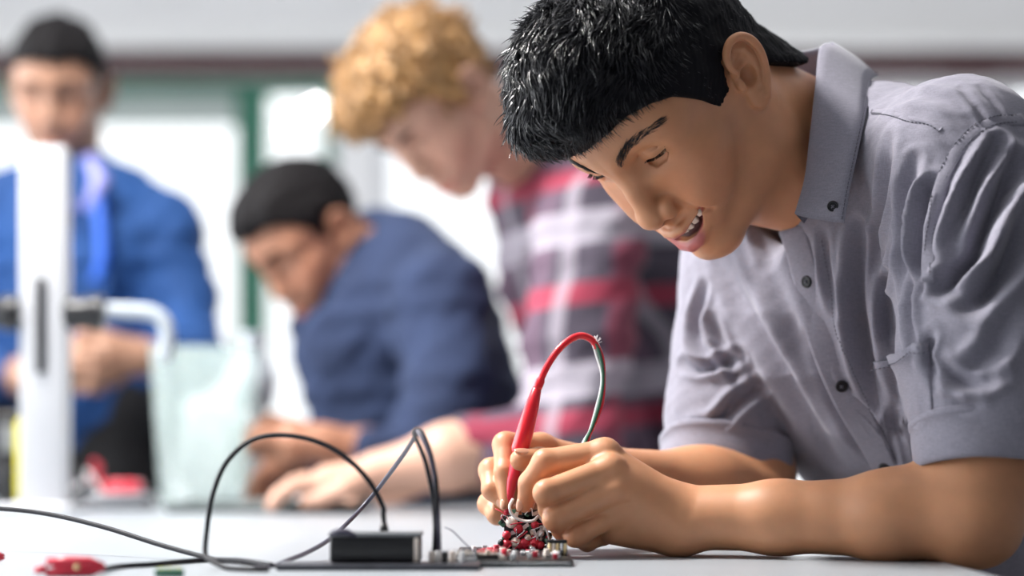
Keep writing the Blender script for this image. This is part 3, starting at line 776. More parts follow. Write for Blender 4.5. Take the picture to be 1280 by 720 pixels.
def bg_person(label, R, T, hs, skin, hair_fn, hair_mat, body_chains, shirt_fn, shirt_mat, trouser_chains, trouser_mat, shoe_mat, hands, neck_to, skin_mat, res=.0045, smile=0.0, brow=(.05, .035, .03)):
    T = V(T)
    tw = lambda x: (np.asarray(x, float)*hs)@R.T+T
    th = lambda p: ((p-T)@R)/hs
    def head(p):
        d = head_sdf(th(p), smile=0)*hs
        n = cap(p, tw((-.028, 0, -.01)), neck_to, .052, .060); n = smin(n, cap(p, tw((.02, 0, -.06)), V(neck_to)+R[:, 0]*.02, .035, .035), .03)
        return smin(d, n, .028)
    def body(p):
        d = head(p); e = tree(p, body_chains, .025); d = smin(d, e, .02)
        for h in hands: d = local(p, d, h[1], .15, lambda q, x: simple_hand(q, x, *h))
        return d
    pts = [x for ch in body_chains for x in ch[0]]+[h[2] for h in hands]+[tw((0, 0, 0))+V(o) for o in ((.08, .06, .1), (-.12, -.1, -.06))]
    lo, hi = bbox(pts, .09); v, q = mesh_sdf(body, lo, hi, .0036, slack=3); near = ((v-T)**2).sum(1) < .19**2
    c = np.tile(V(skin), (len(v), 1)); c[near] = head_color(th(v[near]), skin, (skin[0]*.85, skin[1]*.5, skin[2]*.55), smile=False)
    me = quad_mesh('person', v, q); vcol(me, c); root = link('person', me, skin_mat)
    tag(root, label, 'person')
    for sg in (1, -1): make_eye(root, tw((.0750, .0315*sg, .0275)), R@V((.95, 0, -.3)), None)
    mb = None
    for sg in (1, -1):
        mb = MB(); sp = spline([V((.106, .012*sg, .036)), V((.1045, .026*sg, .043)), V((.092, .043*sg, .041))], 5)
        mb.tube([tw(x) for x in sp], [.002]*2+[.0032]*(len(sp)-4)+[.0015]*2, 7); mb.build('eyebrow', hair_mat, root)
    hair_fn(root, tw, th, R, hair_mat)
    if shirt_fn: shirt_fn(root)
    if trouser_chains:
        pts = [x for ch in trouser_chains for x in ch[0]]; lo, hi = bbox(pts, .2)
        def tf(p):
            d = tree(p, trouser_chains, .05); return d+.004*snoise(p, 22, 3)
        v, q = mesh_sdf(tf, lo, hi, .012, slack=2); link('trousers', quad_mesh('trousers', v, q), trouser_mat, root)
        feet = [ch[0][-1] for ch in trouser_chains[:2]]; fd = R[:, 0]*V((1, 1, 0)); fd /= np.linalg.norm(fd)+1e-9
        for ft in feet:
            a = V((ft[0], ft[1], .045)); b = a+fd*.16
            def sf(p): return np.maximum(smin(cap(p, a-fd*.03, b, .045, .040), cap(p, a, a+V((0, 0, .06)), .046, .045), .03), -(p[:, 2]-.002))
            lo, hi = bbox([a, b], .12); lo[2] = -.01; v, q = mesh_sdf(sf, lo, hi, .007, slack=2); link('shoe', quad_mesh('shoe', v, q), shoe_mat, root)
    return root, tw, th
def short_hair(root, tw, th, R, matl, line=None, grow=1.0):
    def f(p):
        h = th(p); s = np.stack([h[:, 0], np.abs(h[:, 1]), h[:, 2]], 1)
        d = ell(s, (-.006, 0, .052), (.105, .0825, .095)); d = smin(d, ell(s, (.045, 0, .085), (.056, .062, .050)), .03)
        d = d+snoise(h, 150, 4)*.0045+snoise(h, 320, 2)*.002
        q = h+V((0, 0, -.012)); return smax(d, HL(q)+snoise(h, 200, 6)*.004, .004)
    c = tw((0, 0, .03)); v, q = mesh_sdf(f, c-.19, c+.19, .004, slack=3); link('hair', quad_mesh('hair', v, q), matl, root)
def cloth(name, f, pts, m, matl, root, res=.007, noise=.006, attr=None):
    lo, hi = bbox(pts, m); v, q = mesh_sdf(lambda p: f(p)+noise*snoise(p, 26, 2)+noise*.4*snoise(p, 60, 8), lo, hi, res, slack=2)
    return link(name, quad_mesh(name, v, q), matl, root)

def build_people():
    # ---- the standing one in blue, far left behind the bench
    R1 = basis((.02, -.93, -.36), (1, .05, 0)); T1 = P(76, 122, 3.56)
    sl = P(-40, 270, 3.52); sr = P(206, 290, 3.56); waist = P(100, 470, 3.56)
    el = P(240, 452, 3.46); wl = P(178, 446, 3.30); er = P(-70, 470, 3.46); wr = P(40, 470, 3.28)
    def shirt1(root):
        def f(p):
            d = tree(p, [([P(92, 250, 3.57), P(98, 330, 3.57), waist, P(98, 520, 3.57)], [.090, .125, .125, .128]), ([sl, P(20, 262, 3.56)], [.065, .075]), ([P(150, 262, 3.57), sr], [.075, .065]),
                         ([P(130, 320, 3.57), P(140, 480, 3.57)], [.11, .11]), ([P(60, 320, 3.57), P(62, 480, 3.57)], [.11, .11])], .06)
            for ch in (([sr, P(230, 380, 3.54), el, P(196, 446, 3.34)], [.066, .058, .052, .042]), ([sl, er, P(0, 470, 3.34)], [.066, .056, .045])): d = smin(d, poly(p, ch[0], ch[1], .03), .03)
            return d
        cloth('shirt', f, [sl, sr, el, er, P(98, 560, 3.57), P(92, 200, 3.57), wl], .09, M['blue_shirt'], root)
        for sg, (a, b, c_) in ((1, (P(112, 200, 3.50), P(126, 226, 3.44), P(108, 262, 3.42))), (-1, (P(52, 206, 3.50), P(60, 232, 3.44), P(92, 262, 3.42)))):
            mb = MB(); mb.tube([a, b, c_], [.012, .016, .008], 10); mb.build('collar', M['violet_collar'], root)
        mb = MB(); mb.tube(spline([P(118, 214, 3.46), P(124, 262, 3.425), P(128, 320, 3.405), P(120, 352, 3.40)], 6), .011, 8); mb.build('lanyard', M['lanyard'], root)
    bg_person('person in a blue shirt and black trousers standing behind the white upright stand', R1, T1, 1.0, (.40, .215, .14), short_hair, M['dark_hair_far'],
        [([P(92, 235, 3.62), P(95, 300, 3.57)], [.07, .07]), ([P(95, 300, 3.57), sr, P(230, 380, 3.54), el, P(205, 448, 3.36), wl], [.045, .045, .036, .036, .034, .028]), ([P(95, 300, 3.57), sl, er, P(10, 470, 3.36), wr], [.045, .045, .036, .034, .028])], shirt1, M['blue_shirt'],
        [([P(60, 520, 3.57), V((P(60, 0, 3.57)[0], 3.57, .50)), V((P(50, 0, 3.57)[0], 3.57, .08))], [.115, .085, .060]), ([P(140, 520, 3.57), V((P(140, 0, 3.57)[0], 3.57, .50)), V((P(150, 0, 3.57)[0], 3.57, .08))], [.115, .085, .060]), ([P(60, 490, 3.57), P(140, 490, 3.57)], [.118, .118])],
        M['black_trousers'], M['shoe'], [(wl, P(130, 440, 3.26), P(90, 440, 3.24), (0, .3, 1), (0, -1, .1), .5), (wr, P(88, 462, 3.25), P(120, 466, 3.24), (0, .3, -1), (0, -1, .1), .5)], P(92, 235, 3.62), M['skin_far'])
    # ---- the one in a navy sweater, bent over the bench
    a = math.radians(-16); Rt = np.array([[math.cos(a), 0, math.sin(a)], [0, 1, 0], [-math.sin(a), 0, math.cos(a)]])
    R3 = HR@Rt; T3 = P(392, 306, 3.22)
    nb = P(478, 330, 3.27); sh = P(550, 378, 3.15); shf = P(470, 372, 3.42); el3 = P(520, 588, 2.98); w3 = P(405, 555, 2.93); elf = P(420, 590, 3.30); wf = P(360, 580, 3.10)
    def shirt3(root):
        def f(p):
            d = tree(p, [([P(478, 340, 3.29), P(500, 400, 3.30), P(530, 500, 3.33), P(570, 640, 3.38)], [.085, .150, .155, .150]), ([P(485, 345, 3.27), sh], [.085, .085]), ([P(478, 350, 3.28), shf], [.08, .08]), ([P(440, 420, 3.24), P(470, 560, 3.26)], [.09, .10])], .07)
            for ch in (([sh, P(562, 480, 3.08), el3, P(450, 565, 2.95)], [.082, .068, .056, .044]), ([shf, elf, P(380, 585, 3.14)], [.07, .055, .042])): d = smin(d, poly(p, ch[0], ch[1], .03), .02)
            return smax(d, -cap(p, nb, T3, .058, .064), .01)
        s = cloth('sweater', f, [sh, shf, el3, elf, P(570, 700, 3.38), nb, P(640, 420, 3.2), P(380, 560, 2.95)], .12, M['navy_sweater'], root)
        # neckband
        ax = (T3-nb)/np.linalg.norm(T3-nb); fr = frame(ax, (1, 0, 0)); mb = MB(); mb.tube([nb+ax*.020+fr@V((.070*math.cos(t), .070*math.sin(t), 0)) for t in np.linspace(0, 2*math.pi, 30)], .011, 8, False); mb.build('neckband', M['blue_collar'], s)
    bg_person('black-haired person in a navy blue sweater bent low over the bench', R3, T3, 1.0, (.46, .22, .135), short_hair, M['dark_hair_far'],
        [([nb, P(480, 360, 3.28)], [.06, .06]), ([P(480, 360, 3.28), sh, P(580, 480, 3.08), el3, P(462, 566, 2.955), w3], [.05, .05, .040, .036, .034, .027]), ([P(480, 360, 3.28), shf, elf, P(390, 585, 3.16), wf], [.05, .05, .036, .032, .027])], shirt3, None,
        [([P(560, 660, 3.38), V((.02, 3.52, .50)), V((.02, 3.56, .08))], [.13, .085, .06]), ([P(500, 660, 3.42), V((-.20, 3.60, .50)), V((-.20, 3.62, .08))], [.13, .085, .06])], M['black_trousers'], M['shoe'],
        [(w3, P(365, 545, 2.92), P(335, 540, 2.92), (0, .8, .5), (-.2, -.5, .8), .45), (wf, P(345, 585, 3.02), P(325, 600, 2.98), (.2, .8, .4), (0, -.3, 1), .4)], nb, M['skin_far'])
    # ---- the curly blond one in a plaid shirt
    R2 = HR; T2 = P(552, 134, 2.83)
    def curls(root, tw, th, R, matl):
        def f(p):
            h = th(p); s = np.stack([h[:, 0], np.abs(h[:, 1]), h[:, 2]], 1)
            d = ell(s, (-.008, 0, .052), (.108, .086, .095)); d = smin(d, ell(s, (.050, 0, .098), (.062, .064, .048)), .03); d = smin(d, ell(s, (.085, 0, .088), (.036, .052, .036)), .03)
            d = d+snoise(h, 120, 4)*.008+snoise(h, 260, 9)*.004
            return smax(d, HL(h-V((0, 0, .006))), .006)
        c = tw((0, 0, .03)); v, q = mesh_sdf(f, c-.24, c+.22, .0035, slack=3)
        cc = np.tile(V((.36, .195, .070)), (len(v), 1))*(1+.30*np.clip(snoise(th(v), 150, 5), -1, 1))[:, None]
        me = quad_mesh('hair', v, q); vcol(me, cc); base = link('hair', me, matl, root)
        n = vnormals(v, q); h = th(v); idx = np.nonzero((HL(h) < -.004))[0]; idx = RNG.choice(idx, 420, replace=False); mb = MB()
        for i in idx:          # ringlets
            p0, nn = v[i], n[i]; fr = frame(nn, RNG.normal(size=3)); L = RNG.uniform(.012, .026); r = RNG.uniform(.004, .007); ph = RNG.uniform(0, 6.28)
            mb.tube([p0+fr@V((r*math.cos(ph+t*7), r*math.sin(ph+t*7), -.004+L*t)) for t in np.linspace(0, 1, 10)], [.0022]*9+[.0010], 5)
        me2 = raw_mesh('curls', mb.v, mb.f); vcol(me2, np.repeat(V([(.37, .21, .085)])*1.0, len(me2.vertices), 0)*(1+.25*RNG.normal(size=(len(me2.vertices), 1)).clip(-1, 1)*0)); link('curls', me2, matl, base)
    nb2 = P(700, 210, 2.96); s2 = P(738, 300, 2.80); s2f = P(700, 240, 3.10); el2 = P(712, 568, 2.66); w2 = P(478, 592, 2.64); hip = P(850, 640, 3.36)
    el2f = P(760, 560, 2.98); w2f = P(560, 590, 2.86)
    def shirt2(root):
        def f(p):
            d = tree(p, [([P(705, 235, 2.97), P(745, 320, 3.02), P(805, 470, 3.16), hip], [.09, .145, .145, .150]), ([P(715, 240, 2.94), s2], [.085, .082]), ([P(705, 235, 2.98), s2f], [.08, .08])], .07)
            for ch in (([s2, P(722, 430, 2.72), el2, P(590, 560, 2.645)], [.080, .070, .062, .044]), ([s2f, el2f, P(640, 580, 2.88)], [.075, .058, .045])): d = smin(d, poly(p, ch[0], ch[1], .03), .02)
            return smax(d, -cap(p, nb2, T2, .058, .064), .01)
        s = cloth('plaid_shirt', f, [s2, s2f, el2, hip, nb2, P(640, 280, 2.9), P(900, 500, 3.0), P(560, 560, 2.66)], .15, M['plaid'], root)
        ax = (T2-nb2)/np.linalg.norm(T2-nb2); fr = frame(ax, (1, 0, 0)); mb = MB(); mb.tube([nb2+ax*.030+fr@V((.070*math.cos(t), .070*math.sin(t), .01*math.cos(t))) for t in np.linspace(0, 2*math.pi, 30)], .014, 8, False); mb.build('collar', M['red_collar'], s)
    bg_person('person with curly blond hair and a maroon and white plaid shirt, leaning low', R2, T2, 1.0, (.62, .36, .26), curls, M['blond'],
        [([nb2, P(708, 250, 2.96)], [.06, .06]), ([P(708, 250, 2.96), s2, P(722, 430, 2.72), el2, P(600, 560, 2.65), P(560, 572, 2.64), w2], [.05, .05, .045, .042, .040, .043, .030]), ([P(708, 250, 2.96), s2f, el2f, P(640, 580, 2.88), w2f], [.05, .05, .038, .034, .028])], shirt2, None,
        [([hip, V((.20, 3.42, .50)), V((.20, 3.44, .08))], [.14, .085, .06]), ([P(880, 650, 3.40), V((.42, 3.44, .50)), V((.42, 3.46, .08))], [.13, .085, .06])], M['dark_jeans'], M['shoe'],
        [(w2, P(410, 602, 2.63), P(365, 612, 2.62), (0, 1, .1), (0, -.1, 1), .3), (w2f, P(500, 600, 2.84), P(455, 612, 2.82), (0, 1, .1), (0, -.1, 1), .3)], nb2, M['skin_far'])
# ================================================================== MATERIALS
M = {}
M['skin'] = mat('skin', SKIN_MAIN, .46, attr='Col', sss=(.22, (1, .35, .2), .007), noise=(60, .05), bump=(900, .12, .0004))
M['skin_far'] = mat('skin_far', (.5, .3, .2), .5, attr='Col', noise=(40, .05))
M['eye'] = mat('eye', (1, 1, 1), .08, attr='Col'); M['teeth'] = mat('teeth', (.80, .76, .68), .2)
M['hair_base'] = mat('hair_base', (.004, .004, .006), .75, spec=.15); M['dark_hair'] = mat('dark_hair', (.0050, .0050, .0085), .30, spec=.6); M['dark_hair_far'] = mat('dark_hair_far', (.006, .005, .006), .7, spec=.2)
def fabric(name, col, fine=1500, slub=.16):
    m = bpy.data.materials.new(name); m.use_nodes = True; nt = m.node_tree; b = nt.nodes['Principled BSDF']; N = nt.nodes.new; L = nt.links.new
    tc = N('ShaderNodeTexCoord'); b.inputs['Roughness'].default_value = .88; b.inputs['Sheen Weight'].default_value = .15
    def thread(sc):
        mp = N('ShaderNodeMapping'); mp.inputs['Scale'].default_value = sc; n = N('ShaderNodeTexNoise'); n.inputs['Scale'].default_value = 1; n.inputs['Detail'].default_value = 3
        L(tc.outputs['Object'], mp.inputs['Vector']); L(mp.outputs['Vector'], n.inputs['Vector']); return n.outputs['Fac']
    a = thread((fine, fine, fine*.12)); c = thread((fine*.12, fine*.12, fine)); big = thread((9, 9, 9))
    ad = N('ShaderNodeMath'); ad.operation = 'ADD'; L(a, ad.inputs[0]); L(c, ad.inputs[1])
    mr = N('ShaderNodeMapRange'); mr.inputs['From Min'].default_value = .7; mr.inputs['From Max'].default_value = 1.3; mr.inputs['To Min'].default_value = 1-slub; mr.inputs['To Max'].default_value = 1+slub; L(ad.outputs[0], mr.inputs['Value'])
    m2 = N('ShaderNodeMapRange'); m2.inputs['From Min'].default_value = .3; m2.inputs['From Max'].default_value = .7; m2.inputs['To Min'].default_value = .95; m2.inputs['To Max'].default_value = 1.05; L(big, m2.inputs['Value'])
    mu = N('ShaderNodeMath'); mu.operation = 'MULTIPLY'; L(mr.outputs[0], mu.inputs[0]); L(m2.outputs[0], mu.inputs[1])
    v = N('ShaderNodeVectorMath'); v.operation = 'SCALE'; v.inputs[0].default_value = col; L(mu.outputs[0], v.inputs['Scale']); L(v.outputs[0], b.inputs['Base Color'])
    bp = N('ShaderNodeBump'); bp.inputs['Strength'].default_value = .35; bp.inputs['Distance'].default_value = .0005; L(ad.outputs[0], bp.inputs['Height']); L(bp.outputs['Normal'], b.inputs['Normal'])
    return m
M['shirt'] = fabric('shirt_cloth', (.225, .216, .265)); M['shirt_collar'] = M['shirt']
M['thread'] = mat('thread', (.11, .11, .14), .8); M['button'] = mat('button', (.012, .012, .015), .45, spec=.3)
M['blue_shirt'] = mat('blue_shirt', (.008, .060, .22), .8, noise=(8, .12)); M['violet_collar'] = mat('violet_collar', (.35, .35, .75), .8); M['lanyard'] = mat('lanyard', (.02, .12, .62), .5)
M['black_trousers'] = mat('black_trousers', (.006, .006, .008), .8, noise=(20, .1)); M['dark_jeans'] = mat('dark_jeans', (.02, .02, .03), .8, noise=(20, .1)); M['shoe'] = mat('shoe', (.02, .02, .02), .5, noise=(20, .1))
M['navy_sweater'] = mat('navy_sweater', (.022, .038, .095), .9, noise=(12, .15)); M['blue_collar'] = mat('blue_collar', (.03, .08, .25), .8)
M['blond'] = mat('blond', (.5, .3, .12), .45, attr='Col'); M['red_collar'] = mat('red_collar', (.35, .06, .10), .8)
def plaid():
    m = bpy.data.materials.new('plaid_cloth'); m.use_nodes = True; nt = m.node_tree; b = nt.nodes['Principled BSDF']; N = nt.nodes.new; L = nt.links.new
    tc = N('ShaderNodeTexCoord'); b.inputs['Roughness'].default_value = .85; sep = N('ShaderNodeSeparateXYZ'); mp = N('ShaderNodeMapping'); mp.inputs['Rotation'].default_value = (0, .12, .5)
    L(tc.outputs['Object'], mp.inputs['Vector']); L(mp.outputs['Vector'], sep.inputs[0])
    def band(out, per, off, w):
        a = N('ShaderNodeMath'); a.operation = 'MULTIPLY_ADD'; a.inputs[1].default_value = 1/per; a.inputs[2].default_value = off; L(out, a.inputs[0])
        f = N('ShaderNodeMath'); f.operation = 'FRACT'; L(a.outputs[0], f.inputs[0]); g = N('ShaderNodeMath'); g.operation = 'LESS_THAN'; g.inputs[1].default_value = w; L(f.outputs[0], g.inputs[0]); return g.outputs[0]
    cur = None
    def lay(col, fac, amt):
        nonlocal cur
        mx = N('ShaderNodeMix'); mx.data_type = 'RGBA'; k = N('ShaderNodeMath'); k.operation = 'MULTIPLY'; k.inputs[1].default_value = amt; L(fac, k.inputs[0]); L(k.outputs[0], mx.inputs[0])
        if cur is None: mx.inputs[6].default_value = (.105, .065, .10, 1)
        else: L(cur, mx.inputs[6])
        mx.inputs[7].default_value = (*col, 1); cur = mx.outputs[2]
    X, Z = sep.outputs[0], sep.outputs[2]
    lay((.05, .045, .065), band(X, .16, .1, .45), .8); lay((.34, .025, .06), band(Z, .17, .06, .18), .80); lay((.26, .03, .06), band(X, .16, .62, .12), .6)
    lay((.42, .39, .45), band(Z, .21, .786, .22), .75); lay((.42, .38, .44), band(X, .16, .02, .12), .55)
    L(cur, b.inputs['Base Color']); return m
M['plaid'] = plaid()
M['bench'] = mat('bench_top', (.36, .39, .42), .38, noise=(3, .02)); M['steel'] = mat('steel', (.5, .5, .52), .35, metal=.9); M['white_metal'] = mat('white_metal', (.60, .61, .64), .4, noise=(6, .03))
M['black_plastic'] = mat('black_plastic', (.012, .012, .014), .35, noise=(60, .2)); M['black_soft'] = mat('cable_rubber', (.006, .006, .010), .5, spec=.25); M['grey_cable'] = mat('grey_cable', (.06, .055, .085), .4)
M['nail'] = mat('nail', (.60, .31, .20), .3, coat=.15); M['pcb'] = mat('pcb', (.012, .014, .016), .35, noise=(90, .4)); M['pcb_grey'] = mat('pcb_grey', (.05, .052, .065), .35, noise=(90, .3))
M['red'] = mat('red_plastic', (.72, .012, .025), .28, coat=.3); M['redc'] = mat('red_part', (.66, .03, .06), .35); M['cream'] = mat('cream_part', (.80, .70, .62), .35); M['white'] = mat('white_part', (.82, .82, .82), .35)
M['gold'] = mat('gold_pin', (.75, .58, .32), .3, metal=.8); M['silver'] = mat('silver_pin', (.78, .78, .80), .25, metal=.9); M['green'] = mat('green_part', (.05, .16, .10), .4); M['yellow'] = mat('yellow_plastic', (.85, .75, .02), .4)
M['grey_lid'] = mat('grey_lid', (.22, .23, .24), .38, noise=(40, .12)); M['aqua'] = mat('clear_aqua_plastic', (.72, .86, .84), .18, noise=(14, .1), alpha=.26)
M['tray'] = mat('tray', (.10, .12, .12), .4); M['pale_grey'] = mat('pale_grey_plastic', (.48, .53, .58), .45)
M['wall'] = mat('wall_paint', (.83, .83, .84), .8, noise=(2, .03)); M['ceil'] = mat('ceiling_paint', (.80, .80, .80), .9, noise=(2, .02)); M['floor'] = mat('floor_vinyl', (.20, .20, .21), .5, noise=(3, .08))
M['wall_dark'] = mat('wall_paint_grey', (.16, .165, .18), .8, noise=(2, .03)); M['maroon'] = mat('maroon_paint', (.085, .032, .036), .5, noise=(5, .1)); M['green_frame'] = mat('green_frame', (.004, .13, .075), .5, noise=(5, .08)); M['blind'] = mat('blind', (.42, .48, .46), .8, noise=(8, .05))
M['fill_glow'] = mat('fill_panel_glow', (1, 1, 1), .5, emit=(1, 1, 1), es=3.0); M['wood'] = mat('stool_seat', (.10, .09, .09), .5, noise=(20, .2)); M['jean'] = mat('jeans', (.008, .010, .016), .85, noise=(20, .12))
M['pane'] = mat('window_pane', (1, 1, 1), .03, trans=1.0)
_nt = M['pane'].node_tree; _mx = _nt.nodes.new('ShaderNodeMixShader'); _tr = _nt.nodes.new('ShaderNodeBsdfTransparent'); _gl = _nt.nodes.new('ShaderNodeBsdfGlossy'); _gl.inputs['Roughness'].default_value = .02; _mx.inputs[0].default_value = .06
_nt.links.new(_tr.outputs[0], _mx.inputs[1]); _nt.links.new(_gl.outputs[0], _mx.inputs[2]); _nt.links.new(_mx.outputs[0], _nt.nodes['Material Output'].inputs['Surface'])

# ================================================================== ROOM
def struct(name, mb, matl, parent=None, **k):
    o = mb.build(name, matl, parent, smooth=False); 
    if parent is None: o['kind'] = 'structure'
    return o
YB = 7.0; XL, XR = -3.2, 3.4; H = 2.95; YF = -1.6
zpx = lambda v, d: CAM_Z-(v-CY)/FPX*d
xpx = lambda u, d: (u-CX)/FPX*d
struct('floor', MB().box(((XL+XR)/2, (YF+YB)/2, -.03), (XR-XL, YB-YF, .06)), M['floor'])
struct('ceiling', MB().box(((XL+XR)/2, (YF+YB)/2, H+.03), (XR-XL, YB-YF, .06)), M['ceil'])
struct('wall_right', MB().box((XR+.05, (YF+YB)/2, H/2), (.1, YB-YF, H)), M['wall_dark'])
struct('wall_front', MB().box(((XL+XR)/2, YF-.05, H/2), (XR-XL+.2, .1, H)), M['wall_dark'])
# back wall: sill wall, upper wall, piers; a long band of windows between
zt = zpx(98, YB); zs = .55
struct('wall_back', MB().box(((XL+XR)/2, YB+.08, zs/2), (XR-XL, .16, zs)).box(((XL+XR)/2, YB+.08, (zt+.02+H)/2), (XR-XL, .16, H-zt-.02)).box((xpx(420, YB)+.07, YB+.08, (zs+zt)/2), (.14, .16, zt-zs+.04)).box((1.62, YB+.08, (zs+zt)/2), (.16, .16, zt-zs+.04)), M['wall'])
struct('trim_1', MB().box(((XL+XR)/2, YB-.03, (zpx(62, YB)+zpx(98, YB))/2), (XR-XL, .06, zpx(62, YB)-zpx(98, YB)), bev=.006), M['maroon'])
struct('trim_2', MB().box(((XL+XR)/2, YB-.10, zpx(54, YB)), (XR-XL, .20, .075), bev=.02), M['ceil'])
def window(n, x0, x1, panes, blind=None):
    fr = MB(); w = .052
    fr.box((x0+w/2, YB+.04, (zs+zt)/2), (w, .07, zt-zs)).box((x1-w/2, YB+.04, (zs+zt)/2), (w, .07, zt-zs)).box(((x0+x1)/2, YB+.04, zt-w/2), (x1-x0-2*w, .07, w)).box(((x0+x1)/2, YB+.04, zs+w/2), (x1-x0-2*w, .07, w))
    for k in range(1, panes): fr.box((x0+(x1-x0)*k/panes, YB+.04, (zs+zt)/2), (.03, .06, zt-zs-2*w))
    f = struct(n, fr, M['green_frame'] if blind else M['white_metal'])
    p = MB().box(((x0+x1)/2, YB+.055, (zs+zt)/2), (x1-x0-2*w, .006, zt-zs-2*w)).build('pane', M['pane'], f, smooth=False)
    if blind: MB().box(((x0+x1)/2, YB+.02, zt-.035-blind/2), (x1-x0-.08, .012, blind)).build('roller_blind', M['blind'], f, smooth=False)
    return f
window('window_1', XL+.02, xpx(313, YB), 1, .13)
window('window_2', xpx(313, YB)+.005, xpx(420, YB), 1, .02)
window('window_3', xpx(420, YB)+.14, 1.54, 3)
window('window_4', 1.70, XR-.05, 2)
# left wall with a long window towards the street (daylight comes in here)
struct('wall_left', MB().box((XL-.05, (YF+YB)/2, .35), (.1, YB-YF, .70)).box((XL-.05, (YF+YB)/2, (2.55+H)/2), (.1, YB-YF, H-2.55)).box((XL-.05, YF+.6, 1.62), (.1, 1.2, 1.85)).box((XL-.05, YB-.75, 1.62), (.1, 1.5, 1.85)), M['wall'])
_lf = MB(); _y0, _y1 = YF+1.2, YB-1.5
for k in range(6): _lf.box((XL-.03, _y0+(_y1-_y0)*k/5, 1.625), (.05, .05, 1.76))
_lf.box((XL-.03, (_y0+_y1)/2, 2.53), (.05, _y1-_y0, .05)).box((XL-.03, (_y0+_y1)/2, .72), (.05, _y1-_y0, .05))
_w5 = struct('window_5', _lf, M['white_metal']); MB().box((XL-.03, (_y0+_y1)/2, 1.625), (.005, _y1-_y0, 1.8)).build('pane', M['pane'], _w5, smooth=False)
# glowing fill panels, added on the unseen ceiling to brighten the room
def light_panel(x, y, label):
    e = empty('ceiling_fill_panel', (x, y, H)); tag(e, label, 'ceiling light', 'added ceiling fill panels')
    MB().box((0, 0, -.02), (1.24, .64, .04), bev=.008).build('light_frame', M['white_metal'], e); MB().box((0, 0, -.043), (1.18, .58, .006)).build('diffuser', M['fill_glow'], e)
for i, (x, y) in enumerate([(-1.2, 2.05), (1.2, 2.05), (-1.2, 4.6), (1.2, 4.6)]):
    light_panel(x, y, 'white rectangular fill light panel added on the ceiling, out of view')

# ================================================================== BENCH
bx0, bx1, by0, by1 = -2.35, .345, 1.00, 3.16
b = empty('workbench', ((bx0+bx1)/2, (by0+by1)/2, 0)); tag(b, 'long white laboratory workbench that everyone leans on', 'workbench')
cx_, cy_ = (bx0+bx1)/2, (by0+by1)/2
MB().box((0, 0, TABLE_Z-.0150), (bx1-bx0, by1-by0, .030), bev=.004).build('bench_top', M['bench'], b)
MB().box((0, 0, TABLE_Z-.065), (bx1-bx0-.3, by1-by0-.3, .07), bev=.004).build('apron', M['white_metal'], b)
for sx in (-1, 1):
    for sy in (-1, 1): MB().box((sx*(bx1-bx0-.3)/2, sy*(by1-by0-.3)/2, (TABLE_Z-.03)/2), (.06, .06, TABLE_Z-.03), bev=.006).build('leg', M['white_metal'], b)
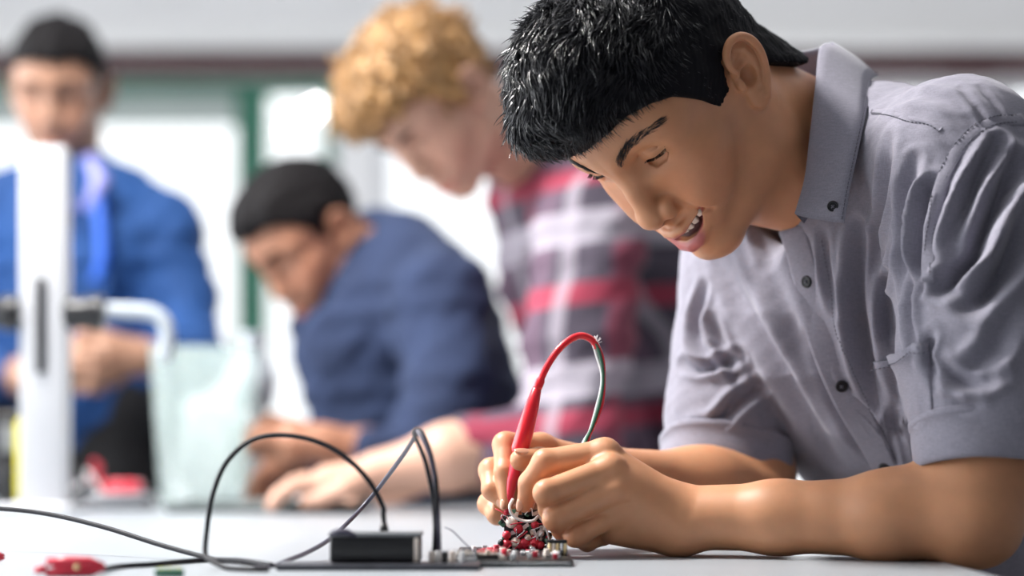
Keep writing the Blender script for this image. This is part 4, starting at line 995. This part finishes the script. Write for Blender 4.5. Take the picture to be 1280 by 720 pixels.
# ================================================================== MAIN PERSON ASSEMBLY
def build_main():
    gv, gq, gc = arm_geo(.0013)
    v, q = join_geo([HEAD_GEO[:2], (gv, gq)]); me = quad_mesh('person', v, q); vcol(me, np.concatenate([HEAD_GEO[2], gc]))
    root = link('person', me, M['skin'])
    tag(root, 'smiling dark-haired person in a grey button-up shirt holding a red probe over a circuit board', 'person')
    main_face_parts(root); main_hair(root); make_shirt(root, .0025)
    for (a, b, r, n) in ((R_THUMB[0][-2], R_THUMB[0][-1], .0096, (0, -.35, .95)), (R_FING[0][0][-2], R_FING[0][0][-1], .0056, (-.75, -.6, .1)), (L_FING[0][0][-2], L_FING[0][0][-1], .0078, (-.75, -.6, .05)), (R_FING[1][0][-2], R_FING[1][0][-1], .0076, (-.8, -.5, .1))):
        ax = (b-a)/np.linalg.norm(b-a); n = V(n)-ax*(V(n)@ax); n /= np.linalg.norm(n); sd = np.cross(ax, n); c = b-ax*.0005+n*(r-.0010)
        vs, fs = [], []; A, B_ = 8, 16
        for i in range(A+1):
            t = i/A*math.pi/2
            for k in range(B_):
                g_ = 2*math.pi*k/B_; x_ = math.cos(g_)*math.sin(t)*r*.62; y_ = math.sin(g_)*math.sin(t)*r*.86; vs.append(c+sd*x_+ax*y_+n*(.0016*math.cos(t)-(x_*x_)/(2.2*r)))
        for i in range(A):
            for k in range(B_): fs.append((i*B_+k, i*B_+(k+1) % B_, (i+1)*B_+(k+1) % B_, (i+1)*B_+k))
        fs.append(tuple(range(A*B_, (A+1)*B_))); mb = MB(); mb.add(vs, fs); mb.build('fingernail', M['nail'], root)
    hipL, hipR = t2w(.09, -.01, -.66), t2w(-.09, -.01, -.66)
    kL = V((.56, 1.66, .52)); kR = V((.30, 1.86, .52))
    fl = [([t2w(0, -.01, -.60), t2w(0, -.02, -.68)], [.150, .150]), ([hipL, kL, V((kL[0]-.02, kL[1]-.02, .09))], [.105, .070, .055]), ([hipR, kR, V((kR[0]-.02, kR[1], .09))], [.105, .070, .055])]
    pts = [x for c in fl for x in c[0]]; lo, hi = bbox(pts, .19)
    v, q = mesh_sdf(lambda p: tree(p, fl, .05)+.003*snoise(p, 24, 3), lo, hi, .010, slack=2); link('trousers', quad_mesh('trousers', v, q), M['jean'], root)
    for k in (kL, kR):
        a = V((k[0]-.02, k[1]-.01, .045)); fd = _fh; bb = a+fd*.16
        f = lambda p: np.maximum(smin(cap(p, a-fd*.03, bb, .045, .038), cap(p, a, a+V((0, 0, .06)), .046, .045), .03), -(p[:, 2]-.002))
        lo, hi = bbox([a, bb], .12); lo[2] = -.01; v, q = mesh_sdf(f, lo, hi, .006, slack=2); link('shoe', quad_mesh('shoe', v, q), M['shoe'], root)
    hp = (hipL+hipR)/2; st = empty('stool', (hp[0], hp[1], 0)); tag(st, 'round black work stool the person in the grey shirt sits on', 'stool')
    zs_ = hp[2]-.180
    MB().lathe((0, 0, zs_), [(.15, -.03), (.17, -.02), (.175, 0), (.165, .018), (.01, .02)]).build('seat', M['wood'], st)
    MB().cyl((0, 0, .08), (0, 0, zs_-.03), .025).build('column', M['steel'], st)
    for k in range(5):
        a = k*2*math.pi/5; MB().tube([(0, 0, .09), (.26*math.cos(a), .26*math.sin(a), .05), (.28*math.cos(a), .28*math.sin(a), .012)], [.02, .016, .012], 8).build('leg', M['steel'], st)
build_main()
build_people()

# ================================================================== PROPS IN FRONT
def along(*a): return [V(x) for x in a]
# red test probe held in the right hand
t0, t1, t2_, t3 = P(671, 487, 1.703), P(650, 562, 1.697), P(640, 602, 1.6955), P(632, 648, 1.692)
pr = MB(); pr.tube([t0-(t1-t0)*.02, t0, t0+(t1-t0)*.25, t0+(t1-t0)*.6, t1, t1+(t2_-t1)*.12], [.0034, .0042, .0060, .0072, .0078, .0062], 20)
probe = pr.build('test_probe', M['red'], sharp=50); tag(probe, 'red test probe pen held upright in the fingers, its lead looping above', 'test probe')
MB().tube([t1+(t2_-t1)*.1, t2_, t2_+(t3-t2_)*.6, t3], [.0058, .0050, .0034, .0020], 14).build('probe_tip', M['redc'], probe)
MB().tube([t3, t3+(t3-t2_)*.14], [.0011, .0005], 8).build('needle', M['silver'], probe)
loop = spline([t0, P(684, 458, 1.705), P(702, 433, 1.708), P(723, 420, 1.712), P(741, 426, 1.714), P(751, 448, 1.712), P(754, 475, 1.708), P(750, 505, 1.702), P(740, 535, 1.694), P(732, 553, 1.684), P(728, 575, 1.672)], 8)
n_ = len(loop); k_ = int(n_*.42)
MB().tube(loop[:k_+3], [.0040]*4+[.0030]*(k_-1), 10).build('lead_sleeve', M['red'], probe)
for name, off, m_ in (('red_wire', (.0012, 0, 0), 'red'), ('white_wire', (-.0016, 0, -.0006), 'white'), ('dark_wire', (-.0002, -.0014, .0006), 'green')):
    MB().tube([p+V(off)*(1+.5*math.sin(i*.35)) for i, p in enumerate(loop[k_:])], .0015, 7).build(name, M[m_], probe)
fr_ = MB()
for i in range(9):
    a = loop[k_]; fr_.tube([a, a+V((RNG.uniform(-.002, .006), RNG.uniform(-.003, .003), RNG.uniform(.002, .009)))], .00035, 4)
fr_.build('frayed_strands', M['white'], probe)

# circuit boards on the bench
def board(name, label, u0, u1, d0, d1, z0, th, matl, feet=True):
    x0, x1 = xpx(u0, d0), xpx(u1, d0); e = empty(name, ((x0+x1)/2, (d0+d1)/2, TABLE_Z+z0)); tag(e, label, 'circuit board')
    MB().box((0, 0, th/2), (x1-x0, d1-d0, th), bev=.0006).build('board', matl, e)
    return e, x0, x1
e1, xa, xb = board('circuit_board', 'black circuit board crowded with red, white and dark components under the probe', 566, 716, 1.512, 1.705, .0, .0050, M['pcb'])
o1 = V(e1.location)
def part(e, o, name, mb, m_, **k): 
    mb.v = [tuple(V(v)-o) for v in mb.v]; return mb.build(name, matl_(m_), e, **k)
def matl_(m_): return M[m_] if isinstance(m_, str) else m_
TB = TABLE_Z+.0050
# front edge: solder pads and pin rows
mb = MB()
for i in range(34): x = xa+.003+(xb-xa-.006)*i/33; mb.lathe((x, 1.5120, TABLE_Z+.003), [(1e-4, -.0004), (.0009, -.0004), (.0007, .0006), (1e-4, .0008)], (0, -1, 0), 8)
part(e1, o1, 'solder_pads', mb, 'silver')
def header(e, o, x0, x1, y, z, n, body='black_plastic', pin='gold', h=.0035, ph=.008):
    mb = MB(); w = (x1-x0)/n
    for i in range(n): mb.box((x0+w*(i+.5), y, z+h/2), (w*.94, .0026, h), bev=.0003)
    hd = part(e, o, 'pin_header', mb, body); mb = MB()
    for i in range(n): mb.box((x0+w*(i+.5), y, z+ph/2), (.0007, .0007, ph))
    mb.v = [tuple(V(v)-o) for v in mb.v]; mb.build('pins', M[pin], hd, smooth=False)
header(e1, o1, xpx(570, 1.53), xpx(622, 1.53), 1.530, TB, 14, ph=.0065); header(e1, o1, xpx(560, 1.55)+.004, xpx(628, 1.55), 1.550, TB, 16, 'white', 'silver', ph=.007)
# upright daughter board under the fingers
UD = 1.664; ux0, ux1, ud = xpx(630, UD), xpx(684, UD), UD
mb = MB(); mb.box(((ux0+ux1)/2, ud, TB+.0145), (ux1-ux0, .0016, .029), bev=.0004).box(((ux0+ux1)/2+.004, ud, TB+.0285), (.014, .0016, .010), bev=.0004); up = part(e1, o1, 'upright_board', mb, 'pcb')
rr = random.Random(4)
def cyl_part(e, o, name, c, r, h, axis, m_, top=None):
    mb = MB(); mb.lathe(c, [(r*.6, 0), (r, .0006), (r, h*.82), (r*.93, h*.88), (r, h*.93), (r*.85, h), (1e-4, h)], axis, 14); mb.v = [tuple(V(v)-o) for v in mb.v]; return mb.build(name, M[m_], e, sharp=50)
for (u, v, r, m_) in [(640, 656, .0052, 'cream'), (648, 664, .0042, 'redc'), (634, 672, .0036, 'redc'), (644, 682, .0046, 'cream'), (656, 690, .0050, 'redc'), (668, 683, .0048, 'redc'), (676, 690, .0036, 'redc'), (634, 692, .0040, 'redc'), (668, 660, .0034, 'redc'), (675, 670, .0030, 'white'), (660, 676, .0030, 'cream'), (681, 664, .0032, 'cream'), (663, 696, .0028, 'cream'), (626, 682, .0028, 'black_plastic'), (650, 697, .0034, 'redc'), (684, 678, .0026, 'green')]:
    c = P(u, v-3, UD-.002); c[2] = max(c[2], TB+r+.0002)
    mb = MB(); mb.lathe(c, [(1e-4, -.001), (r*.8, -.001), (r, .0010), (r*.95, .0040), (r*.6, .0058), (1e-4, .0064)], (rr.uniform(-.25, .25), -1, rr.uniform(0, .35)), 14); part(e1, o1, 'capacitor', mb, m_)
for i in range(52):
    u, v = rr.uniform(626, 692), rr.uniform(642, 697); c = P(u, v-3, UD-.0015); s = rr.uniform(.0016, .0034); mb = MB(); a = rr.uniform(0, 3.1)
    mb.box(c+V((0, -.001, 0)), (s*1.8, .0030, s), np.array([[math.cos(a), 0, -math.sin(a)], [0, 1, 0], [math.sin(a), 0, math.cos(a)]]), .0004)
    part(e1, o1, 'chip' if i % 3 else 'resistor', mb, ['black_plastic', 'cream', 'black_plastic', 'redc', 'green', 'white', 'black_plastic', 'silver'][i % 8])
for i in range(22):                      # thin bent component leads
    p0 = P(rr.uniform(626, 690), rr.uniform(640, 692), UD-.005); q1 = p0+V((rr.uniform(-.006, .006), -.004, rr.uniform(0, .007))); p2 = p0+V((rr.uniform(-.010, .010), -.001, rr.uniform(-.004, .004)))
    for p_ in (q1, p2): p_[2] = max(p_[2], TB+.0008)
    mb = MB(); mb.tube(spline([p0, q1, p2], 5), .00045, 6); part(e1, o1, 'component_lead', mb, ['silver', 'redc', 'white', 'redc'][i % 4])
for (u, d) in [(606, 1.556), (614, 1.575), (601, 1.566), (619, 1.560)]:
    cyl_part(e1, o1, 'capacitor', (xpx(u, d), d, TB), .0028, .0055, (0, 0, 1), 'redc')
for i in range(16):
    d = rr.uniform(1.528, 1.565); mb = MB(); c = (xpx(rr.uniform(572, 628), d), d, TB+.0018); mb.box(c, (.003, .002, .0036), bev=.0004); part(e1, o1, 'resistor', mb, ['white', 'black_plastic', 'cream'][i % 3])
for i in range(70):                      # low parts spread over the board
    d = rr.uniform(1.520, 1.645); u = rr.uniform(600, 700) if i % 3 else rr.uniform(572, 640); x_ = xpx(u, d)
    if x_ < xa+.004 or x_ > xb-.006: continue
    if i % 4 == 0: cyl_part(e1, o1, 'capacitor', (x_, d, TB), rr.uniform(.0016, .0026), rr.uniform(.003, .0065), (0, 0, 1), ['redc', 'cream', 'redc', 'white'][(i//4) % 4])
    else: mb = MB(); h_ = rr.uniform(.0018, .0050); mb.box((x_, d, TB+h_/2), (rr.uniform(.002, .005), rr.uniform(.002, .004), h_), bev=.0004); part(e1, o1, ['chip', 'resistor'][i % 2], mb, ['black_plastic', 'white', 'redc', 'black_plastic', 'cream', 'silver'][i % 6])
# framed terminal block at the right of the board
tx0, tx1 = xpx(683, 1.575), xpx(709, 1.575)
mb = MB(); mb.box(((tx0+tx1)/2, 1.578, TB+.0115), (tx1-tx0, .006, .0022), bev=.0004).box((tx1-.001, 1.578, TB+.006), (.002, .006, .012), bev=.0004).box(((tx0+tx1)/2, 1.582, TB+.0055), (tx1-tx0, .002, .011)); tb = part(e1, o1, 'terminal_block', mb, 'black_plastic')
for i in range(5): cyl_part(tb, o1, 'terminal_screw', (tx0+.002+(tx1-tx0-.004)*i/4, 1.576, TB+.0004), .0014, .0095, (0.1, 0, 1), ['gold', 'cream', 'gold', 'silver', 'gold'][i])
# pale wire ring round the fingertip
ring = spline([P(641, 624, 1.655), P(637, 634, 1.650), P(642, 645, 1.650), P(654, 651, 1.650), P(666, 651, 1.650), P(673, 645, 1.652)], 6)
mb = MB(); mb.tube(ring, .0013, 8); mb.tube(spline([ring[-1], P(680, 655, 1.653), P(686, 672, 1.655), P(687, 690, 1.658)], 5), .0009, 6); part(e1, o1, 'wire_ring', mb, 'white')

e2, xc, xd = board('circuit_board', 'long dark grey board lying in front, with the black box standing on it', 345, 600, 1.470, 1.514, .0, .0045, M['pcb_grey'])
o2 = V(e2.location); header(e2, o2, xpx(536, 1.50), xpx(596, 1.50), 1.508, TABLE_Z+.0045, 14, 'white', 'silver', ph=.009)
mb = MB()
for i in range(40): mb.box((xc+.004+(xd-xc-.008)*i/39, 1.4705, TABLE_Z+.0030), (.0012, .0008, .0010))
part(e2, o2, 'edge_contacts', mb, 'silver')
for (u, d, m_) in [(540, 1.50, 'cream'), (548, 1.506, 'white'), (556, 1.498, 'black_plastic'), (566, 1.503, 'cream'), (578, 1.5, 'white')]:
    cyl_part(e2, o2, 'capacitor', (xpx(u, d), d-.006, TABLE_Z+.0045), .0024, .0085, (0, 0, 1), m_)
mb = MB(); mb.tube(spline([P(556, 659, 1.56), P(566, 664, 1.555), P(580, 678, 1.55), P(596, 693, 1.545)], 6), .0005, 6); sw = mb.build('thin_wire', M['grey_cable']); tag(sw, 'thin grey wire sticking up from the circuit board beside the thick black cable', 'wire')
# black box
bxl, bxr, bd = xpx(413, 1.506), xpx(529, 1.506), 1.500; zb = TABLE_Z+.0045
e3 = empty('plastic_enclosure', ((bxl+bxr)/2, bd, zb)); tag(e3, 'small black plastic box with a grey lid lying on the dark board', 'electronics box')
w_ = bxr-bxl
MB().box((0, 0, .0105), (w_*.97, .026, .020), bev=.0022).build('box_body', M['black_plastic'], e3, sharp=40)
MB().box((0, 0, .0215), (w_, .029, .0034), bev=.0014).build('lid', M['grey_lid'], e3, sharp=40)
MB().tube([(-w_*.47, -.0135, .0225), (-w_*.40, -.0140, .0235), (-w_*.30, -.0140, .0232), (-w_*.20, -.0140, .0205)], [.0015, .0028, .0028, .0012], 8).build('cable_tie', M['grey_cable'], e3)
MB().box((w_*.44, -.0142, .010), (.0035, .002, .018), bev=.0005).build('corner_strip', M['cream'], e3)
MB().cyl((w_*.08, .004, .0230), (w_*.08, .004, .0290), .0036, .0026).build('cable_gland', M['black_plastic'], e3)
# cables
def cable(label, pts, r, m_, n=10, dense=10):
    mb = MB(); sp = spline(pts, dense); mb.tube(sp, r, n); o = mb.build('cable', M[m_]); tag(o, label, 'cable'); return o
g = .0021
cable('black cable running in from the left edge of the bench towards the dark board', [PT(-330, 1.90, g), P(-180, 640, 1.82), P(-90, 634, 1.77), P(0, 636, 1.73), P(62, 643, 1.70), P(130, 659, 1.66), P(200, 681, 1.62), P(255, 696, 1.585), P(305, 707, 1.54), P(350, 709, 1.505), P(372, 706, 1.500)], .0020, 'black_soft')
cable('black cable lying on the bench from the red clip to the big loop', [PT(122, 1.428, g+.001), PT(150, 1.49, g), PT(190, 1.515, g), PT(230, 1.55, g), PT(262, 1.57, g), PT(300, 1.545, g+.001), PT(340, 1.505, g)], .0020, 'black_soft')
box_in = V((xpx((413+529)/2, bd)+w_*.08, bd+.004, zb+.026))
cable('black cable arching in a tall loop from the small black box down to the bench', [box_in-V((0, 0, .002)), box_in+V((-.001, 0, .010)), P(478, 632, 1.505), P(460, 600, 1.508), P(430, 570, 1.512), P(392, 551, 1.516), P(350, 544, 1.520), P(312, 552, 1.520), P(282, 580, 1.515), P(265, 622, 1.508), P(258, 668, 1.500), P(257, 694, 1.493), PT(266, 1.482, .006), PT(285, 1.470, g), PT(310, 1.458, g), PT(336, 1.456, g)], .0020, 'black_soft')
d0 = PT(549, 1.505, .0060)
cable('black and grey cable bent over in a narrow upright loop behind the probe board', [d0, P(548, 660, 1.507), P(545, 610, 1.512), P(538, 572, 1.518), P(528, 548, 1.526), P(521, 539, 1.536), P(518, 546, 1.552), P(506, 566, 1.60), P(484, 596, 1.66), P(462, 624, 1.68), P(438, 650, 1.66), P(412, 674, 1.62), P(385, 690, 1.58), P(358, 701, 1.54), P(338, 709, 1.505), PT(318, 1.470, g)], .0019, 'grey_cable')
cable('black strand twisted beside the narrow upright cable loop', [d0+V((-.004, 0, 0)), P(544, 655, 1.508), P(540, 615, 1.513), P(532, 578, 1.518), P(523, 555, 1.526), P(517, 541, 1.534), P(523, 537, 1.538), P(531, 548, 1.530), P(540, 575, 1.520), P(546, 620, 1.510), d0+V((-.0035, .002, 0))], .0019, 'black_soft')
# red clip + other bits at the near left
def clip(name, label, x, y, rz, m_, cat, sc=1.0):
    e = empty(name, (x, y, TABLE_Z), rz); tag(e, label, cat)
    for sg in (1, -1):
        v = []; mb = MB(); mb.tube([(-.016*sc, 0, .0050*sc+sg*.0030*sc), (-.006*sc, 0, .0052*sc+sg*.0022*sc), (.006*sc, 0, .0050*sc+sg*.0024*sc), (.014*sc, 0, .0050*sc+sg*.0008*sc)], [.0022*sc, .0034*sc, .0030*sc, .0012*sc], 10); j = mb.build('jaw', M[m_], e)
        if sg > 0:
            t = MB()
            for k in range(4): t.box(((.007+.002*k)*sc, 0, .0050*sc), (.0008*sc, .0022*sc, .0018*sc))
            t.build('teeth_row', M['gold'], j)
    MB().cyl((0, -.0042*sc, .0052*sc), (0, .0042*sc, .0052*sc), .0016*sc).build('pivot', M['gold'], e)
    MB().tube([(-.016*sc, 0, .004*sc), (-.022*sc, 0, .0035*sc)], [.0026*sc, .0018*sc], 10).build('sleeve', M[m_], e)
p_ = PT(97, 1.408); clip('crocodile_clip', 'red crocodile clip lying open on the bench at the near left', p_[0], p_[1], .1, 'redc', 'clip', 1.35)
p_ = PT(2, 1.56); clip('crocodile_clip', 'red clip just entering the picture at the far left edge of the bench', p_[0]-.012, p_[1], .2, 'redc', 'clip', 1.0)
p_ = PT(212, 1.403); gb = empty('terminal_connector', (p_[0], p_[1], TABLE_Z)); tag(gb, 'tiny green and yellow connector at the bottom edge of the picture', 'connector')
MB().box((0, 0, .003), (.020, .008, .006), bev=.001).build('connector_body', M['green'], gb)
for k in range(3): MB().cyl((-.006+.006*k, 0, .006), (-.006+.006*k, 0, .0066), .0018).build('screw', M['yellow'], gb)

# ================================================================== FURTHER BACK ON THE BENCH
# white upright stand with its clamp
D = 2.68; xs = xpx(57, D); ws = (xpx(86, D)-xpx(29, D)); zt_ = zpx(184, D)
st = empty('lab_stand', (xs, D, TABLE_Z)); tag(st, 'tall white upright stand with a black clamp knob in front of the person in blue', 'stand')
MB().box((0, .0, .006), (.10, .14, .012), bev=.004).build('base', M['white_metal'], st)
MB().box((0, 0, (zt_-TABLE_Z)/2+.005), (ws, .040, zt_-TABLE_Z-.01), bev=.004).build('column', M['white_metal'], st)
zk = zpx(392, D)-TABLE_Z
MB().box((-.002, -.022, zpx(408, D)-TABLE_Z), (.013, .008, .128), bev=.003).build('slot_plate', M['black_plastic'], st)
k_ = MB().lathe((-ws/2-.002, -.012, zk), [(.020, 0), (.024, .004), (.024, .020), (.019, .026), (.019, .052), (.022, .056), (.022, .066), (.003, .068)], (-1, 0, 0), 24).build('clamp_knob', M['black_plastic'], st, sharp=40)
MB().lathe((ws/2-.002, -.010, zk), [(.019, 0), (.021, .004), (.021, .030), (.024, .033), (.024, .050), (.015, .053), (.003, .054)], (1, 0, 0), 24).build('clamp_boss', M['black_plastic'], st, sharp=40)
MB().tube([V(p)-V((xs, D, TABLE_Z)) for p in spline([P(135, 388, D-.01), P(168, 389, D-.01), P(192, 392, D-.01), P(206, 404, D-.01), P(209, 425, D-.01), P(206, 452, D-.01)], 6)], .0105, 12).build('bent_rod', M['pale_grey'], st)
# yellow and black meter at the left edge
D = 2.82; xm = xpx(22, D); mt = empty('handheld_meter', (xm, D, TABLE_Z), .15); tag(mt, 'yellow and black handheld meter standing left of the white stand', 'meter')
hm = zpx(515, D)-TABLE_Z
MB().box((-.006, .004, hm/2), (.038, .032, hm), bev=.006).build('meter_body', M['black_plastic'], mt)
MB().box((.010, -.004, hm*.50), (.022, .036, hm*.86), bev=.006).build('holster', M['yellow'], mt)
MB().box((-.010, -.0125, hm*.72), (.022, .003, hm*.28), bev=.001).build('display', M['grey_lid'], mt); MB().lathe((-.008, -.013, hm*.36), [(.010, 0), (.010, .003), (.006, .005), (1e-4, .005)], (0, -1, 0)).build('dial', M['black_plastic'], mt)
# clear storage container
D = 2.94; x0, x1 = xpx(198, D), xpx(318, D); hh = zpx(438, D)-TABLE_Z; ct = empty('plastic_container', ((x0+x1)/2, D, TABLE_Z)); tag(ct, 'tall clear pale aqua plastic container between the two people on the left', 'container')
w = x1-x0; dd = .10; mb = MB(); t_ = .0025; wb = w*.80
def slab(a, b, c, d, th):
    a, b, c, d = map(V, (a, b, c, d)); n = np.cross(b-a, d-a); n /= np.linalg.norm(n); mb.add([a, b, c, d, a+n*th, b+n*th, c+n*th, d+n*th], [(0, 3, 2, 1), (4, 5, 6, 7), (0, 1, 5, 4), (1, 2, 6, 5), (2, 3, 7, 6), (3, 0, 4, 7)])
slab((-wb/2, -dd/2, .004), (wb/2, -dd/2, .004), (w/2, -dd/2-.01, hh), (-w/2, -dd/2-.01, hh), t_); slab((wb/2, dd/2, .004), (-wb/2, dd/2, .004), (-w/2, dd/2+.01, hh), (w/2, dd/2+.01, hh), t_)
slab((-wb/2, dd/2, .004), (-wb/2, -dd/2, .004), (-w/2, -dd/2-.01, hh), (-w/2, dd/2+.01, hh), t_); slab((wb/2, -dd/2, .004), (wb/2, dd/2, .004), (w/2, dd/2+.01, hh), (w/2, -dd/2-.01, hh), t_)
mb.box((0, 0, .0025), (wb, dd, .005)); mb.build('container_walls', M['aqua'], ct, smooth=False)
rm = MB(); pts = [(-w/2, -dd/2-.01, hh), (w/2, -dd/2-.01, hh), (w/2, dd/2+.01, hh), (-w/2, dd/2+.01, hh), (-w/2, -dd/2-.01, hh)]
for a, b_ in zip(pts[:-1], pts[1:]): rm.cyl(a, b_, .0045, n=8)
rm.build('rim', M['aqua'], ct)
def bagf(p): return ell(p, (0, 0, .075), (wb*.40, dd*.40, .070))+.006*snoise(p, 90, 3)+.004*snoise(p, 190, 6)
v_, q_ = mesh_sdf(bagf, (-.09, -.07, 0), (.09, .07, .17), .004, slack=3); bg = link('crumpled_bag', quad_mesh('crumpled_bag', v_, q_), M['aqua']); bg.location = ((x0+x1)/2, D, TABLE_Z+.002); tag(bg, 'crumpled clear plastic bag inside the tall aqua container', 'bag')
# pale grey machine behind, between the container and the navy sweater
D = 3.09; xg = xpx(318, D); zg = zpx(432, D)-TABLE_Z; gm = empty('bench_microscope', (xg, D, TABLE_Z)); tag(gm, 'pale grey bench microscope behind the container, left of the navy sweater', 'microscope')
MB().box((0, 0, .012), (.10, .085, .024), bev=.008).build('base', M['pale_grey'], gm); MB().box((0, .028, .14), (.030, .022, .25), bev=.008).build('arm', M['pale_grey'], gm)
MB().tube([(0, .04, zg-.06), (0, -.02, zg-.04), (0, -.03, zg-.035)], [.030, .034, .030], 18).build('microscope_head', M['pale_grey'], gm); MB().lathe((0, -.02, zg-.035), [(.032, -.060), (.034, -.02), (.028, .0), (.017, .012), (.017, .05), (.02, .055), (.003, .056)], (0, 0, 1)).build('eyepiece_tube', M['pale_grey'], gm)
MB().lathe((0, -.02, zg-.095), [(.022, 0), (.016, -.03), (.010, -.045), (.002, -.045)], (0, 0, 1)).build('objective', M['grey_lid'], gm); MB().box((0, -.02, .075), (.07, .07, .006), bev=.002).build('stage', M['grey_lid'], gm)
# dark tray the far hands rest on
D = 2.73; x0, x1 = xpx(222, D), xpx(452, D); tr = empty('shallow_tray', ((x0+x1)/2, D, TABLE_Z)); tag(tr, 'thin dark grey tray on the bench under the far hands', 'tray')
mb = MB(); w = x1-x0; mb.box((0, 0, .003), (w, .17, .006), bev=.002); mb.build('tray_base', M['tray'], tr)
mb = MB()
for a in (((-w/2, -.085, .008), (w/2, -.085, .008)), ((w/2, -.085, .008), (w/2, .085, .008)), ((w/2, .085, .008), (-w/2, .085, .008)), ((-w/2, .085, .008), (-w/2, -.085, .008))): mb.cyl(a[0], a[1], .005, n=8)
mb.build('tray_rim', M['tray'], tr)
# small red module with wires
D = 2.98; xr = xpx(146, D); rm_ = empty('red_component', (xr, D, TABLE_Z)); tag(rm_, 'small red module with white base and looped wires right of the white stand', 'module')
MB().box((0, 0, .008), (.075, .05, .016), bev=.003).build('module_base', M['white'], rm_); MB().box((.010, 0, .026), (.052, .036, .020), bev=.005).build('module_body', M['redc'], rm_)
for k, (dx, h) in enumerate(((-.03, .05), (-.045, .035), (-.02, .065))): MB().tube(spline([(-.02, -.01+.01*k, .016), (-.03+dx*.4, -.01+.01*k, h), (dx*1.6, .01*k, h*.7), (-.10-.01*k, .01*k, .003)], 6), .0022, 6).build('wire', M[['white', 'grey_cable', 'redc'][k]], rm_)
# small white drawer blocks near the stand foot
D = 3.04; e = empty('white_box', (xpx(190, D), 2.80, TABLE_Z)); tag(e, 'low white open box in front of the clear container', 'box')
MB().box((0, 0, .003), (.09, .06, .004), bev=.001).box((0, -.028, .012), (.09, .004, .020), bev=.001).box((0, .028, .012), (.09, .004, .020), bev=.001).box((-.043, 0, .012), (.004, .06, .020), bev=.001).box((.043, 0, .012), (.004, .06, .020), bev=.001).build('box_shell', M['white_metal'], e)

# ================================================================== LIGHT AND CAMERA
def area(name, loc, to, sx, sy, power, col=(1, 1, 1)):
    l = bpy.data.lights.new(name, 'AREA'); l.shape = 'RECTANGLE'; l.size = sx; l.size_y = sy; l.energy = power; l.color = col
    o = bpy.data.objects.new(name, l); COL.objects.link(o); o.location = loc; o.rotation_euler = (Vector(to)-Vector(loc)).to_track_quat('-Z', 'Y').to_euler(); return o
area('daylight_back_window', ((XL+XR)/2, YB+.3, 1.5), ((XL+XR)/2, 0, 1.2), 6.0, 1.6, 90, (.96, .98, 1))
area('daylight_left_window', (XL-.35, 2.6, 1.9), (0.3, 2.0, 1.0), 5.0, 1.8, 165, (.95, .97, 1))
area('key_light', (-1.20, 2.05, H-.10), (.25, 1.75, .95), .45, .45, 165, (1, .97, .94))  # added key light, out of view, for upper-left contrast and hair highlights
w = bpy.data.worlds.new('overcast'); scene.world = w; w.use_nodes = True; bgn = w.node_tree.nodes['Background']; bgn.inputs[0].default_value = (.95, .98, 1, 1); bgn.inputs[1].default_value = 1.6
cam = bpy.data.cameras.new('camera'); co = bpy.data.objects.new('camera', cam); COL.objects.link(co)
co.location = (0, 0, CAM_Z); co.rotation_euler = (math.pi/2, 0, 0); cam.sensor_width = 36; cam.lens = FPX*36/1280; cam.shift_y = (CY-360)/1280
cam.dof.use_dof = True; cam.dof.focus_distance = 1.665; cam.dof.aperture_fstop = 2.0; cam.clip_start = .05
scene.camera = co
scene.view_settings.view_transform = 'Standard'; scene.view_settings.look = 'None'; scene.view_settings.exposure = 0.15; scene.view_settings.gamma = 1.0; scene.view_settings.use_curve_mapping = False
